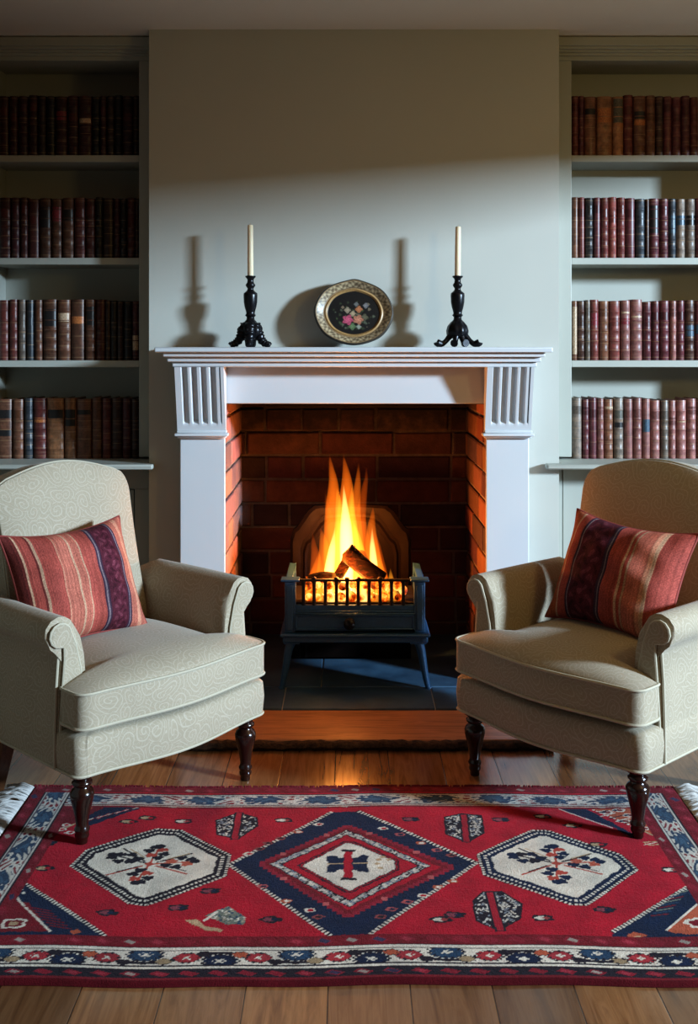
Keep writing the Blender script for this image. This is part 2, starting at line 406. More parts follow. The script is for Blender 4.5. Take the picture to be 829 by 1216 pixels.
pl = empty('hearth_plank', (X(433, 3.5), 3.58, 0)); tag(pl, 'long reddish pine plank lying on the floor before the slate hearth', 'plank')
hw = .62
w = MB()
n_ = 40; top = []
obj('board', MB().box(-hw, hw, -.12, .165, .002, .028), 'pine_plank', pl, bevel=.006)
rings = []
for i in range(61):
    x = -hw-.005+(2*hw+.01)*i/60
    j = random.uniform(-.006,.006); k = random.uniform(-.004,.004)
    rings.append([(x, -.118, .001), (x, -.142+j, .001), (x, -.148+j, .012+k), (x, -.138+j, .024+k), (x, -.118, .026+k)])
obj('ragged_edge', MB().loops(rings), 'plank_edge', pl, ang=60)['label'] = 'dark ragged front edge'

# ------------------------------------------------------------------ fire surround
DP = 4.02
sur = empty('fire_surround', (X(421, DP), DB, 0)); tag(sur, 'white painted wooden fire surround with fluted corbels and moulded mantel shelf', 'fireplace surround')
def place(o, par):                                   # keep world coordinates under a translated parent
    o.parent = par; o.matrix_parent_inverse = par.matrix_world.inverted(); return o
bpy.context.view_layer.update()
def spart(name, mb, mat, par, **kw):
    o = obj(name, mb, mat, **kw); bpy.context.view_layer.update(); return place(o, par)
w = MB()
zs = [Z(412.3, 3.86), Z(418.5, 3.86), Z(424, 3.885), Z(430, 3.91), Z(436, 3.93)]
for i, (a, b, d) in enumerate(((183, 657, 3.86), (193, 648, 3.885), (198, 643, 3.91), (204, 638, 3.93))):
    w.box(X(a, d), X(b, d), d, DB, zs[i+1] if i < 3 else Z(436,3.93), zs[i])
mant = spart('mantel_shelf', w, 'white_paint', sur, bevel=.005, seg=3)
MT = zs[0]
zf = Z(436, 3.93)
spart('frieze', MB().box(OL-.1, OR+.1, 4.036, DB, OT, zf), 'white_paint', sur, bevel=.003)
def pilaster(x0, x1):
    inner = x1 if x0 < 0 else x0; e_ = .034 if x0 < 0 else -.034
    w = MB().box(x0, x1, DP, 4.028, 0, zf); w.box(x0 if x0 < 0 else x1, inner-e_, 4.026, DB, 0, zf)
    p = spart('pilaster', w, 'white_paint', sur, bevel=.004)
    xa, xb = x0-.006, x1+.004
    zb, zt = Z(512, DP), zf
    nx, nz = 90, 40
    rings = []
    for k in range(nz+1):
        z = zb+(zt-zb)*k/nz; tt = k/nz
        front = 4.0-.072*(tt**1.0)*(.55+.45*tt)-.006*sin(pi*tt)
        row = [(xa, 4.03, z)]
        for i in range(nx+1):
            q = i/nx; gx = (q-.065)/.87*4.5        # grooves
            d = 0
            if 0 < gx < 4.5 and z > zb+.03:
                f_ = gx % 1.0
                if gx > .28 and f_ > .32 and gx < 4.45:
                    wv = (f_-.32)/.68*pi
                    d = .02*min(1, 1.8*sin(wv))*min(1, (z-zb-.03)/.012)
            row.append((xa+(xb-xa)*q, front+max(d,0), z))
        row.append((xb, 4.03, z)); rings.append(row)
    spart('corbel', MB().loops(rings, closed=True), 'white_paint', p, ang=40)
    w = MB(); w.box(x0-.016, x1+.014, DP-.035, 4.03, zb-.018, zb-.006).box(x0-.008, x1+.008, DP-.027, 4.03, zb-.006, zb+.004).box(x0-.007, x1+.006, DP-.02, 4.03, zb-.026, zb-.018)
    spart('cap_moulding', w, 'white_paint', p, bevel=.003)
pilaster(X(213.5, DP), X(267.5, DP)); pilaster(X(577, DP), X(628.5, DP))

# ------------------------------------------------------------------ bookcases
DF = 4.25                                            # face of the bookcases
SH = [Z(184, DF), Z(306, DF), Z(428, DF)]; LED = .876
def bookcase(side):
    sg = -1 if side == 'left' else 1
    b = empty('bookcase', ((-1.17 if sg < 0 else 1.24), DF, 0))
    tag(b, 'built-in sage bookcase filling the dark alcove left of the chimney breast' if sg < 0 else 'built-in sage bookcase in the brighter alcove right of the chimney breast', 'bookcase', 'alcove bookcases')
    bpy.context.view_layer.update()
    inn = X(165, DF) if sg < 0 else X(679, DF); brs = BL if sg < 0 else BR
    out = -1.478 if sg < 0 else 1.60; wall_ = WL if sg < 0 else WR
    e = .002*sg
    def P(name, mb, par=b, bev=.003, **kw): return spart(name, mb, 'case_paint', par, bevel=bev, **kw)
    zt = Z(72, DF)
    P('back_panel', MB().box(brs+e, wall_-e, DK, DK+.025, .02, CEIL-.003), bev=0)
    P('side_panel', MB().box(brs+e, inn, DF+.02, DK, .9, CEIL-.08)); P('side_panel', MB().box(out, wall_-e, DF+.02, DK, .9, CEIL-.08))
    P('stile', MB().box(brs+.012*sg, inn, DF, DF+.02, .885, zt)); P('stile', MB().box(out, wall_-e, DF, DF+.02, .885, zt))
    P('bead', MB().box(brs+e, brs+.010*sg, DF-.012, DF+.02, .885, zt+.05), bev=.002)
    P('header', MB().box(brs+e, wall_-e, DF, DK, zt, CEIL-.004), bev=.002)
    w = MB()
    for k, (d, y0, y1) in enumerate(((.05, 48, 54), (.038, 54, 58), (.024, 58, 62), (.012, 62, 66))):
        w.box(brs+e, wall_-e, DF-d, DF+.001, max(Z(y1, DF-d), 0), min(Z(y0, DF-d), CEIL-.004) if k else CEIL-.004)
    P('cornice', w, bev=.003)
    for z in SH: P('shelf', MB().box(inn, out, DF+.004, DK, z-.028, z), bev=.002)
    # counter with a rounded nose that laps a little over the breast
    w = MB(); w.box(brs+e, wall_-e, 4.10, DK, LED-.022, LED)
    w.box(X(181 if sg < 0 else 650, 4.06), wall_-e, 4.06, 4.115, LED-.020, LED)
    P('counter', w, bev=.006)
    # cupboard below
    w = MB(); zr = Z(580.5, 4.23) if sg < 0 else LED-.034
    w.box(brs+e, wall_-e, 4.23, 4.25, zr, LED-.022)
    dx = X(160, 4.23) if sg < 0 else X(668, 4.23)
    dx = dx if sg < 0 else BR+.035
    w.box(brs+e, dx+.0, 4.23, 4.25, .1, zr).box(out, wall_-e, 4.23, 4.25, .1, zr).box(brs+e, wall_-e, 4.24, 4.26, .002, .1)
    P('cupboard_frame', w, bev=.002)
    mid = (dx+out)/2
    for a, c in ((dx+.004*sg, mid-.002*sg), (mid+.002*sg, out-.004*sg)):
        x0, x1 = min(a,c), max(a,c); y = 4.236; s_ = .05 if sg < 0 else .10
        w = MB(); w.box(x0, x1, y+.010, y+.02, .105, zr-.004)
        w.box(x0, x0+s_, y, y+.012, .105, zr-.004).box(x1-s_, x1, y, y+.012, .105, zr-.004).box(x0+s_, x1-s_, y, y+.012, zr-.004-s_, zr-.004).box(x0+s_, x1-s_, y, y+.012, .105, .105+s_)
        d = P('cupboard_door', w, bev=.002)
        kx = mid+(.03 if a > mid and sg > 0 or a < mid and sg > 0 and False else -.03)
        kx = (x1-.025) if abs(x1-mid) < abs(x0-mid) else (x0+.025)
        o = obj('knob', MB().lathe([(.001,.0),(.006,.0),(.006,.012),(.013,.018),(.014,.024),(.009,.030),(.001,.031)], n=14), 'black_iron')
        o.rotation_euler = (pi/2, 0, 0); o.location = (kx, y+.002, zr-.16); bpy.context.view_layer.update(); place(o, d)
    return inn, out
bookcase('left'); bookcase('right')

# ------------------------------------------------------------------ books
PAL = {'ox': ((.17,.032,.026),'oxblood'), 'br': ((.20,.075,.036),'brown'), 'tn': ((.36,.15,.055),'tan'), 'mr': ((.135,.028,.036),'maroon'),
       'bk': ((.028,.024,.024),'black'), 'nv': ((.05,.06,.075),'slate blue'), 'rd': ((.25,.055,.042),'red'), 'rs': ((.31,.115,.10),'rose'),  # rose leather carries the pink cast of the light in its colour
       'gr': ((.21,.16,.125),'grey brown'), 'dk': ((.075,.03,.02),'dark brown')}
LAB = {'k': ((.018,.015,.015),'black label'), 'o': ((.42,.15,.05),'orange label'), 'b': ((.06,.10,.14),'blue label'), 'r': ((.22,.03,.04),'red label'), 'g': ((.11,.10,.08),'grey label'), 't': ((.50,.36,.24),'pale label')}
ORD = 'first second third fourth fifth sixth seventh eighth ninth tenth eleventh twelfth thirteenth fourteenth fifteenth sixteenth seventeenth'.split()
def make_book(wd, h, d, key, lab, bands, rng, dim=1):
    root = empty('book')
    n = 8; dome = min(.017, wd*.5); bt = .0025
    sec = []
    for i in range(n+1):
        a = pi*i/n; sec.append((-wd/2*cos(a), dome-dome*sin(a)))
    sec += [(wd/2, d), (wd/2-bt, d), (wd/2-bt, dome+.006), (-wd/2+bt, dome+.006), (-wd/2+bt, d), (-wd/2, d)]
    hs = [0, .004]
    ridge = [.16*h, .33*h, .5*h, .66*h, .82*h] if bands else []
    for r in ridge: hs += [r-.003, r-.001, r+.001, r+.003]
    hs += [h-.004, h]
    rings = []
    for z in hs:
        k = 0
        for r in ridge:
            if abs(z-r) < .0015: k = .0016
        if z in (0, h): k = -.0008
        rings.append([(x, y-(k if i <= n else 0), z) for i, (x, y) in enumerate(sec)])
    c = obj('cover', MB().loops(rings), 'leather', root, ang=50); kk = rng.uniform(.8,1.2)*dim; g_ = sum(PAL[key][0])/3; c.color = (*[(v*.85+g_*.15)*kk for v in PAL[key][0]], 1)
    obj('page_block', MB().box(-wd/2+bt+.0003, wd/2-bt-.0003, dome+.0065, d-.004, .003, h-.004), 'paper', root, smooth=False)
    def patch(z0, z1, name, mat, col, lift=.0009):
        arc = [(-wd/2*.97*cos(pi*(.06+.88*i/n)), dome-dome*sin(pi*(.06+.88*i/n))) for i in range(n+1)]
        rr = [[(x, y-lift, z) for x, y in arc]+[(x*.98, y+.001, z) for x, y in arc[::-1]] for z in (z0, z1)]
        o = obj(name, MB().loops(rr), mat, root, ang=50)
        if col: o.color = (*col, 1)
        return o
    if lab:
        for (lk, a, b) in lab:
            patch(a*h, b*h, 'title_label', 'spine_panel', LAB[lk][0])['label'] = LAB[lk][1]
    else:
        zz = rng.choice((.58, .68, .74)); patch(zz*h, (zz+.13)*h, 'title_label', 'spine_panel', [v*.55 for v in PAL[key][0]])
    return root
K = lambda a, b, c: (a, b, c)
BOOKS = {  # (bookcase, shelf): crop scale, offset, edges, colours, height, labels
 ('left',0): (4.606, 0, [-12,45,95,150,205,250,300,365,425,500,545,580,625,665,725,757], 'ox ox mr ox dk bk ox ox rd bk mr dk bk mr dk'.split(), {8:[('t',.55,.62)], 6:[('r',.6,.75)]}),
 ('left',1): (4.606, 0, [-8,55,105,150,212,277,337,403,465,520,560,620,655,690,740,757], 'ox mr ox ox br br br ox ox bk dk mr bk ox dk'.split(), {4:[('k',.5,.85)], 5:[('r',.62,.86)], 6:[('k',.62,.8)]}),
 ('left',2): (4.606, 0, [-10,45,95,140,183,230,310,382,462,520,575,603,640,672,720,757], 'rd rd gr nv br br br br br ox dk bk dk bk mr'.split(), {5:[('k',.56,.84)], 6:[('t',.64,.78)], 8:[('k',.58,.88)], 7:[('o',.6,.72)], 14:[('t',.15,.42)]}),
 ('left',3): (4.606, 0, [-30,65,128,178,250,348,413,498,555,605,665,715,757], 'br br nv ox tn tn br br ox dk mr dk'.split(), {0:[('k',.68,.82),('k',.38,.48)], 4:[('k',.67,.82)], 5:[('k',.54,.83)], 3:[('o',.6,.68)], 6:[('k',.74,.82)]}),
 ('right',0): (5.181, 669, [54,97,132,208,305,375,435,513,572,622,675,732,785,838], 'ox mr br tn tn ox br br dk mr mr mr ox'.split(), {3:[('o',.56,.8)], 4:[('g',.56,.96)], 6:[('k',.62,.74),('o',.5,.6)], 2:[('k',.7,.8)]}),
 ('right',1): (5.181, 669, [55,97,135,190,232,282,335,385,447,507,530,595,652,700,757,818,862], 'br ox bk mr ox rd ox mr nv dk mr mr nv gr gr mr'.split(), {10:[('k',.42,.88)], 12:[('b',.42,.72)], 13:[('b',.56,.72)], 14:[('k',.56,.72)]}),
 ('right',2): (5.181, 669, [55,88,137,168,222,284,355,417,492,547,597,658,700,750,812,862], 'br dk gr rd br rd rs rs mr mr mr rs mr dk mr'.split(), {0:[('t',.1,.9)], 3:[('r',.58,.78)], 6:[('t',.78,.82),('r',.6,.7)], 7:[('t',.7,.73)], 13:[('b',.4,.58)], 14:[('b',.45,.6)]}),
 ('right',3): (5.181, 669, [55,120,162,210,252,313,375,432,487,540,603,652,700,763,822,872], 'gr mr mr rs br gr rs rs rs rs gr rs rs rs br'.split(), {5:[('k',.52,.6),('g',.66,.8)], 8:[('b',.45,.66)], 4:[('t',.84,.88)], 12:[('t',.62,.64)]}),
}
SHN = ['top shelf', 'second shelf', 'third shelf', 'lowest shelf']
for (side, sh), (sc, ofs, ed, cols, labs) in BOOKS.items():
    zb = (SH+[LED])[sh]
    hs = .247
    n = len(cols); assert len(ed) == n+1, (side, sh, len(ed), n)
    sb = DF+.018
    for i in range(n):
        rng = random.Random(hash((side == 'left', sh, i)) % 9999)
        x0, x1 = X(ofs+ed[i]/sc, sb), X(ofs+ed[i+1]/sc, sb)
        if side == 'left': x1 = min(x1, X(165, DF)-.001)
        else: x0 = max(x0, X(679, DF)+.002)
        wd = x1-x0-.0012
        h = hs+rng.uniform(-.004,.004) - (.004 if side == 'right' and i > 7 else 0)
        bk = make_book(wd, h, .165+rng.uniform(-.006,.006), cols[i], labs.get(i), rng.random() < .75, rng, (.28,.42,.52,.7)[sh] if side == 'left' else .95)  # left covers coloured darker for alcove shade, most on the top shelf
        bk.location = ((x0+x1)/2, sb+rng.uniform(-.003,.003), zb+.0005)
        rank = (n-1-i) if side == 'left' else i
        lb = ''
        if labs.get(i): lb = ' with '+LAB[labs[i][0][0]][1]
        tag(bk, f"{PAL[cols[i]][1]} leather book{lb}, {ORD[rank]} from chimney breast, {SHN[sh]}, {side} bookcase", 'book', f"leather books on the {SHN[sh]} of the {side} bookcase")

# ------------------------------------------------------------------ mantel ornaments
def candlestick(px, kind):
    D = 3.985; x = X(px, D); k = D/F
    c = empty('candlestick', (x, D, MT)); z = lambda y: (411.5-y)*k
    prof = [(8,383),(7,381),(5,379),(4.5,376),(6.5,374),(5,371.5),(5.5,369),(7,364),(8,358),(8.3,350),(8,347.5),(6,346),(4,344),(3.5,342),(5.5,339),(5.8,337.5),(4,335),(3.6,332),(4.4,330),(6.2,328.5),(6.2,327),(2,326.6)]
    obj('stem', MB().lathe([(r*k, z(y)) for r, y in prof], n=20), 'black_iron', c, ang=50)
    if kind == 'tripod':
        tag(c, 'black cast iron candlestick with leafy three-legged foot beside the mantel left end', 'candlestick', 'candlesticks on the mantel')
        obj('base', MB().lathe([(3*k, z(403)),(9*k, z(400)),(12.5*k, z(396)),(13.2*k, z(390)),(11*k, z(386)),(9*k, z(383)),(3*k, z(380))], n=30,
            fn=lambda r, zz, a: r*(1+.14*sin(6*a)+.08*sin(11*a+zz*300))), 'black_iron', c, ang=70)
        for a in (radians(195), radians(-15), radians(270), radians(85)):
            pts = [(5, 386), (9, 393), (11.5, 399), (15.5, 405), (20.5, 408), (24.5, 409.5)] if a != radians(85) else [(4,386),(6,393),(8,399),(10,405),(13,408),(16,409.5)]
            P = smooth_path([(r*k*cos(a), r*k*sin(a), z(y)) for r, y in pts], 5); m = len(P)
            R = [k*(7.4-4.2*i/(m-1))*(1+.14*sin(i*1.9)) for i in range(m)]
            P[:,2] = np.maximum(P[:,2], np.array(R)*.72)
            obj('foot', MB().tube(P, R, 10), 'black_iron', c, ang=70)
    else:
        tag(c, 'black cast iron candlestick with domed base on four splayed scroll feet', 'candlestick', 'candlesticks on the mantel')
        obj('base', MB().lathe([(2*k, z(401.5)),(9*k, z(401)),(12.5*k, z(397)),(13*k, z(392)),(11.5*k, z(386.5)),(8*k, z(382)),(5*k, z(379.5)),(3*k, z(378))], n=36,
            fn=lambda r, zz, a: r*(1+.05*sin(9*a))), 'black_iron', c, ang=70)
        for a in (radians(195), radians(-15), radians(250), radians(300), radians(90)):
            if a == radians(90): continue
            pts = [(7, 396), (11, 400), (15, 404.5), (20, 408), (24.5, 407.5), (25.5, 405.5)]
            if a in (radians(250), radians(300)): pts = [(7,397),(9,401),(11,405),(13,408),(16,409),(17,407)]
            P = smooth_path([(r*k*cos(a), r*k*sin(a), z(y)) for r, y in pts], 5); m = len(P)
            R = [k*(4.6-1.9*sin(pi*min(1,i/(m*.75)))*.8) for i in range(m)]
            P[:,2] = np.maximum(P[:,2], np.array(R)+.0003)
            obj('foot', MB().tube(P, R, 10), 'black_iron', c, ang=70)
    top = z(327)
    cd = empty('candle', (x, D, MT+top)); hgt = (327-(266.5 if kind == 'tripod' else 268.5))*k
    tag(cd, 'unlit cream taper candle in the three-legged candlestick' if kind == 'tripod' else 'unlit cream taper candle in the dome-footed candlestick', 'candle', 'candles on the mantel')
    rr = 3.6*k
    obj('wax', MB().lathe([(.9*rr,-.002),(rr,.001),(rr*.97,hgt*.5),(rr*.9,hgt-.003),(rr*.75,hgt),(rr*.2,hgt-.002)], n=20), 'wax', cd, ang=50)
    obj('wick', MB().tube([(0,0,hgt-.003),(.0006,0,hgt+.003),(.0016,0,hgt+.007)], .0011, 6), 'wick', cd)
    cd.rotation_euler = (0, radians(.6 if kind != 'tripod' else -.2), 0)
candlestick(297.5, 'tripod'); candlestick(543.5, 'dome')

def plate():
    D = 4.055; k = D/F; cx, cz = X(420, D), None
    a, b = 47*k, 39.3*k
    nr, nt = 90, 240
    r = np.linspace(0, 1, nr)[:,None]; th = np.linspace(0, 2*pi, nt)[None,:]
    bump = 1+.028*np.exp(-((np.angle(np.exp(1j*(th-pi/2))))/.16)**2)+.006*np.cos(8*th)
    x = a*r*np.cos(th)*(1+(bump-1)*r); zz = b*r*np.sin(th)*(1+(bump-1)*r)
    dep = np.where(r < .66, -.008, -.008-.022*sm(.66, 1.0, r)) + 0*th     # toward camera is -y
    dep = dep+.006*np.exp(-((r-.70)/.03)**2)*-1
    dep = dep+.010*sm(.965, 1.0, r)
    P = np.stack([x, dep+0*x, zz], -1)
    C = np.zeros((nr, nt, 3)); R_ = r+0*th; T = th+0*r
    C[:] = (.012,.012,.012)
    rng = np.random.RandomState(5)
    u, v = x/a, zz/b
    def blob(cu, cv, s, col, petals=0, var=.25):
        d = np.hypot((u-cu)*1.15, v-cv); an = np.arctan2(v-cv, u-cu)
        m = d < s*(1+.18*np.cos(petals*an)) if petals else d < s
        sh = (.65+.55*(1-d/s)+.18*np.sin(an*5+d/s*9))[...,None]
        C[m] = (np.array(col)*sh)[m]
    for _ in range(70):
        an = rng.uniform(0, 2*pi); q = rng.uniform(.05,.55)
        blob(q*cos(an), q*sin(an)*.9-.08, rng.uniform(.018,.05), [(.05,.07,.035),(.09,.10,.07),(.16,.13,.09),(.04,.05,.03)][rng.randint(4)], 3)
    for cu, cv, s, c in ((-.16,.08,.09,(.32,.26,.18)),(-.02,-.02,.08,(.36,.28,.18)),(.13,.12,.10,(.42,.17,.08)),(.30,.24,.08,(.2,.19,.19)),(.06,.27,.07,(.15,.15,.14)),(-.28,.16,.05,(.2,.15,.1)),(-.02,-.42,.10,(.12,.18,.09)),(.14,-.42,.07,(.28,.30,.24)),(.28,-.12,.1,(.12,.11,.07))): blob(cu, cv, s, c, 4)
    blob(-.14,-.22,.15,(.42,.085,.14),5); blob(.12,-.20,.14,(.44,.19,.12),5)
    rim = R_ > .665
    C[rim] = (.28,.19,.10)
    gold = (R_ > .655) & (R_ < .74); C[gold] = (.36,.22,.09)
    orn = (R_ > .765) & (R_ < .93)
    pt = np.sin(T*34)*np.sin((R_-.76)/.17*pi*2.2+np.sin(T*17)*1.5)
    C[orn] = (.26,.20,.12)
    C[orn & (pt > .35)] = (.44,.35,.22); C[orn & (pt < -.4)] = (.13,.095,.06)
    C[(R_ > .755) & (R_ < .77)] = (.12,.08,.05)
    C[R_ > .955] = (.05,.04,.03)
    p = empty('decorative_plate', (cx, D, MT)); tag(p, 'oval gilt-rimmed plate painted with pink and peach roses leaning on the wall', 'plate')
    f = grid_mesh('painted_face', P, C, 'painted_metal', p)
    ring = []
    bk = MB()
    out = P[-1,:-1]
    bk.loops([[tuple(q) for q in out[::3]], [(q[0], q[1]+.007, q[2]) for q in out[::3]], [(q[0]*.8, .002, q[2]*.8) for q in out[::3]]], cap=False)
    g_ = obj('rim_back', bk, 'black_iron', p, ang=50)
    lean = radians(11)
    for o in (f, g_):
        o.rotation_euler = (-lean, radians(2), 0); o.location = (0, .0, b*cos(lean)+.0045)
plate()

# ------------------------------------------------------------------ grate, fireback, logs, fire
G0, G1 = X(338, 3.97), X(505, 3.97); GD0, GD1 = 3.97, 4.30
GC = (G0+G1)/2
gr = empty('fire_grate', (GC, 4.13, HT)); tag(gr, 'blue black cast iron fire basket on splayed legs with ash drawer', 'fire grate')
bpy.context.view_layer.update()
z_top, z_bar, z_box, z_led, z_leg = Z(688, 3.97), Z(719, 3.97), Z(727, 3.97), Z(752, 3.96), Z(763, 3.97)
w = MB()
w.box(G0+.035, G1-.035, GD0+.006, GD0+.022, z_bar-.022, z_bar).box(G0+.03, G1-.03, GD0, GD0+.03, z_box-.002, z_bar-.02)
w.box(G0+.01, G1-.01, GD0+.02, GD1, z_led, z_bar-.012)
spart('box', w, 'iron', gr, bevel=.003)
for s_, xx in ((0, G0), (1, G1-.042)):
    w = MB(); w.box(xx, xx+.042, GD0-.004, GD0+.04, z_led, z_top-.008).box(xx+.008, xx+.034, GD0-.010, GD0, z_led+.01, z_top-.02)
    spart('corner_post', w, 'iron', gr, bevel=.004)
    w = MB(); a = xx if s_ == 0 else xx+.014
    w.box(a, a+.028, GD0+.04, GD1, z_bar-.02, z_bar+.01).box(a, a+.028, GD0+.04, GD1, z_top-.024, z_top-.006)
    for q in range(4): w.box(a+.006, a+.022, GD0+.07+q*.065, GD0+.085+q*.065, z_bar, z_top-.01)
    w.box(a, a+.028, GD1-.02, GD1, z_led, z_top-.006)
    spart('side_frame', w, 'iron', gr, bevel=.003)
    w = MB(); xc = xx+.021; w.box(xc-.036, xc+.036, GD0-.012, GD0+.05, z_top-.008, z_top)
    spart('post_cap', w, 'iron', gr, bevel=.003)
w = MB(); w.box(G0+.04, G1-.04, GD0+.004, GD0+.022, z_top-.010, z_top-.001)
for px in (373, 399.6, 412.4, 425.4, 451.5): w.lathe([(.001,-.006),(.008,-.004),(.010,.001),(.007,.006),(.001,.008)], (X(px,3.97), GD0+.012, z_top), 10)
spart('top_rail', w, 'sooty_iron', gr, bevel=.002)
for px in (360.5, 373, 386.5, 399.6, 412.4, 425.4, 438.3, 451.5, 465, 479):
    x_ = X(px, 3.98)
    spart('bar', MB().lathe([(.0085, z_bar-.002),(.0068, z_bar+.012),(.0062, (z_bar+z_top)/2),(.0068, z_top-.022),(.0085, z_top-.008)], (x_, GD0+.013, 0), 10), 'sooty_iron', gr, ang=50)
w = MB(); w.box(G0+.036, G1-.036, GD0-.004, GD0+.024, z_led+.006, z_box-.002)
x0, x1, za, zb_ = G0+.042, G1-.042, z_led+.012, z_box-.008
for a, b, c, d in ((x0,x1,za,za+.007),(x0,x1,zb_-.007,zb_),(x0,x0+.007,za,zb_),(x1-.007,x1,za,zb_)): w.box(a, b, GD0-.011, GD0-.003, c, d)
dr = spart('ash_drawer', w, 'iron', gr, bevel=.003)
o = obj('knob', MB().lathe([(.001,0),(.012,0),(.010,.012),(.017,.020),(.0225,.030),(.021,.040),(.013,.047),(.001,.049)], n=22), 'black_iron')
o.rotation_euler = (pi/2, 0, 0); o.location = (X(415, 3.96), GD0-.003, (za+zb_)/2+.001); bpy.context.view_layer.update(); place(o, dr)
w = MB(); w.box(G0-.016, G1+.018, GD0-.028, GD1+.01, z_led-.012, z_led).box(G0-.008, G1+.01, GD0-.016, GD1, z_leg+.002, z_led-.010)
spart('base_ledge', w, 'iron', gr, bevel=.005)
for sx in (-1, 1):
    for yy in (GD0+.012, GD1-.03):
        xt = GC+sx*(G1-G0)/2*.90; xb = GC+sx*(G1-G0)/2*1.045
        dy = -.012 if yy < 4.1 else .012
        P = smooth_path([(xt, yy, z_leg+.003), (xt+.012*sx, yy+dy*.3, z_leg-.03), (xt+(xb-xt)*.62, yy+dy*.7, HT+.07), (xb-.004*sx, yy+dy, HT+.015), (xb+.002*sx, yy+dy, HT+.0005)], 5)
        m = len(P); R = [.019-.009*min(1, i/(m*.75))+(.003 if i > m-4 else 0) for i in range(m)]
        w = MB().tube(P, R, 8); w.box(xt-.030, xt+.030, yy-.022, yy+.022, z_leg-.004, z_leg+.004)
        spart('leg', w, 'iron', gr, ang=50)
spart('fire_bed', MB().box(G0+.03, G1-.03, GD0+.03, GD1-.02, z_bar-.02, z_bar+.004), 'sooty_iron', gr)

fb = empty('fireback', (GC, 4.36, HT)); tag(fb, 'arched cast iron fireback plate standing against the bricks behind the flames', 'fireback')
bpy.context.view_layer.update()
D = 4.36
def fbo(ins):
    pts = [(345,840),(345,640),(348,629),(353,625),(366,606),(373,600),(416,598),(459,600),(467,606),(480,625),(485,629),(488,640),(488,840)]
    cx_ = 416.5; out = []
    for px, py in pts:
        qx = px+(ins if px < cx_ else -ins)*(abs(px-cx_) > 5); qy = py+ins*1.0 if py < 800 else py
        out.append((X(qx, D), max(HT+.001, Z(qy, D))))
    return out
w = MB()
A, B_, C_ = fbo(0), fbo(9), fbo(12)
w.loops([[(x, D+.02, z) for x, z in A], [(x, D-.012, z) for x, z in A], [(x, D-.018, z) for x, z in fbo(3)], [(x, D-.012, z) for x, z in B_], [(x, D-.002, z) for x, z in C_], [(x, D-.002, z) for x, z in fbo(15)], [(x, D-.008, z) for x, z in fbo(17)], [(x, D+.002, z) for x, z in fbo(20)]])
spart('plate', w, 'soot_iron', fb, ang=30)

def log(pts, r, label, seed):
    rs = np.random.RandomState(seed); P = smooth_path(pts, 8); m = len(P); n = 20
    cen = P.mean(0); rings = []
    d = P[-1]-P[0]; d /= np.linalg.norm(d); u = np.cross(d, (0,1,0)); u /= np.linalg.norm(u); v = np.cross(d, u)
    ph = rs.uniform(0, 6, 4)
    for i in range(m):
        ring = []
        for j in range(n):
            a = 2*pi*j/n
            rr = r*(1+.10*sin(2*a+ph[0])+.07*sin(3*a+ph[1]+i*.25)+.05*sin(7*a+ph[2]+i*.5)+rs.uniform(-.02,.02))*(1-.10*i/m)
            e = .012*rs.uniform(-.5,.5) if i in (0, m-1) else 0
            ring.append(tuple(P[i]-cen+rr*(cos(a)*u+sin(a)*v)+d*e))
        rings.append(ring)
    rings = [[tuple(np.mean(rings[0],0)+(np.array(p)-np.mean(rings[0],0))*.8-d*.004) for p in rings[0]]]+rings+[[tuple(np.mean(rings[-1],0)+(np.array(p)-np.mean(rings[-1],0))*.8+d*.004) for p in rings[-1]]]
    o = obj('log', MB().loops(rings), 'burning_wood', ang=50); o.location = cen
    return tag(o, label, 'log')
def W(px, py, D): return (X(px, D), D, Z(py, D))
log([W(413,655,4.10), W(428,670,4.08), W(452,689,4.05)], .034, 'charred log slanting across the front of the flames', 1)
log([W(420,657,4.19), W(428,662,4.17), W(444,700,4.15)], .026, 'black log end showing just behind the slanting log', 2)
log([W(366,690,4.06), W(384,685,4.07), W(402,688,4.09)], .022, 'short black log resting behind the bars at the basket left side', 3)
log([W(392,700,4.13), W(405,678,4.12), W(414,664,4.12)], .022, 'glowing log propped under the slanting log', 4)
rs = random.Random(11)
for i in range(27):
    r = rs.uniform(.0145,.0205); row = i//9
    px = 366.5+(i % 9)*13.0+rs.uniform(-2.5,2.5)+(6 if row == 2 else 0); D_ = 4.018 if row < 2 else 4.062
    w = MB(); n = 9; ph = [rs.uniform(0,6) for _ in range(3)]
    prof = [(max(.001, r*sin(pi*k/8)), -r*.85*cos(pi*k/8)) for k in range(9)]
    w.lathe(prof, n=11, fn=lambda q, zz, a: q*(1+.16*sin(3*a+ph[0]+zz*90)+.12*sin(2*a+ph[1])))
    o = obj('ember', w, 'ember', ang=60); o.location = (X(px, D_), D_, z_bar+.006+r*.85+(.037+rs.uniform(0,.012))*(row == 1)+.015*(row == 2)); o.rotation_euler = (rs.uniform(0,.5), rs.uniform(0,.5), rs.uniform(0,3)); o.scale = (rs.uniform(.85,1.05), 1, rs.uniform(1,1.3))
    tag(o, 'glowing orange ember heaped behind the bars of the grate', 'ember', 'glowing embers heaped in the grate')

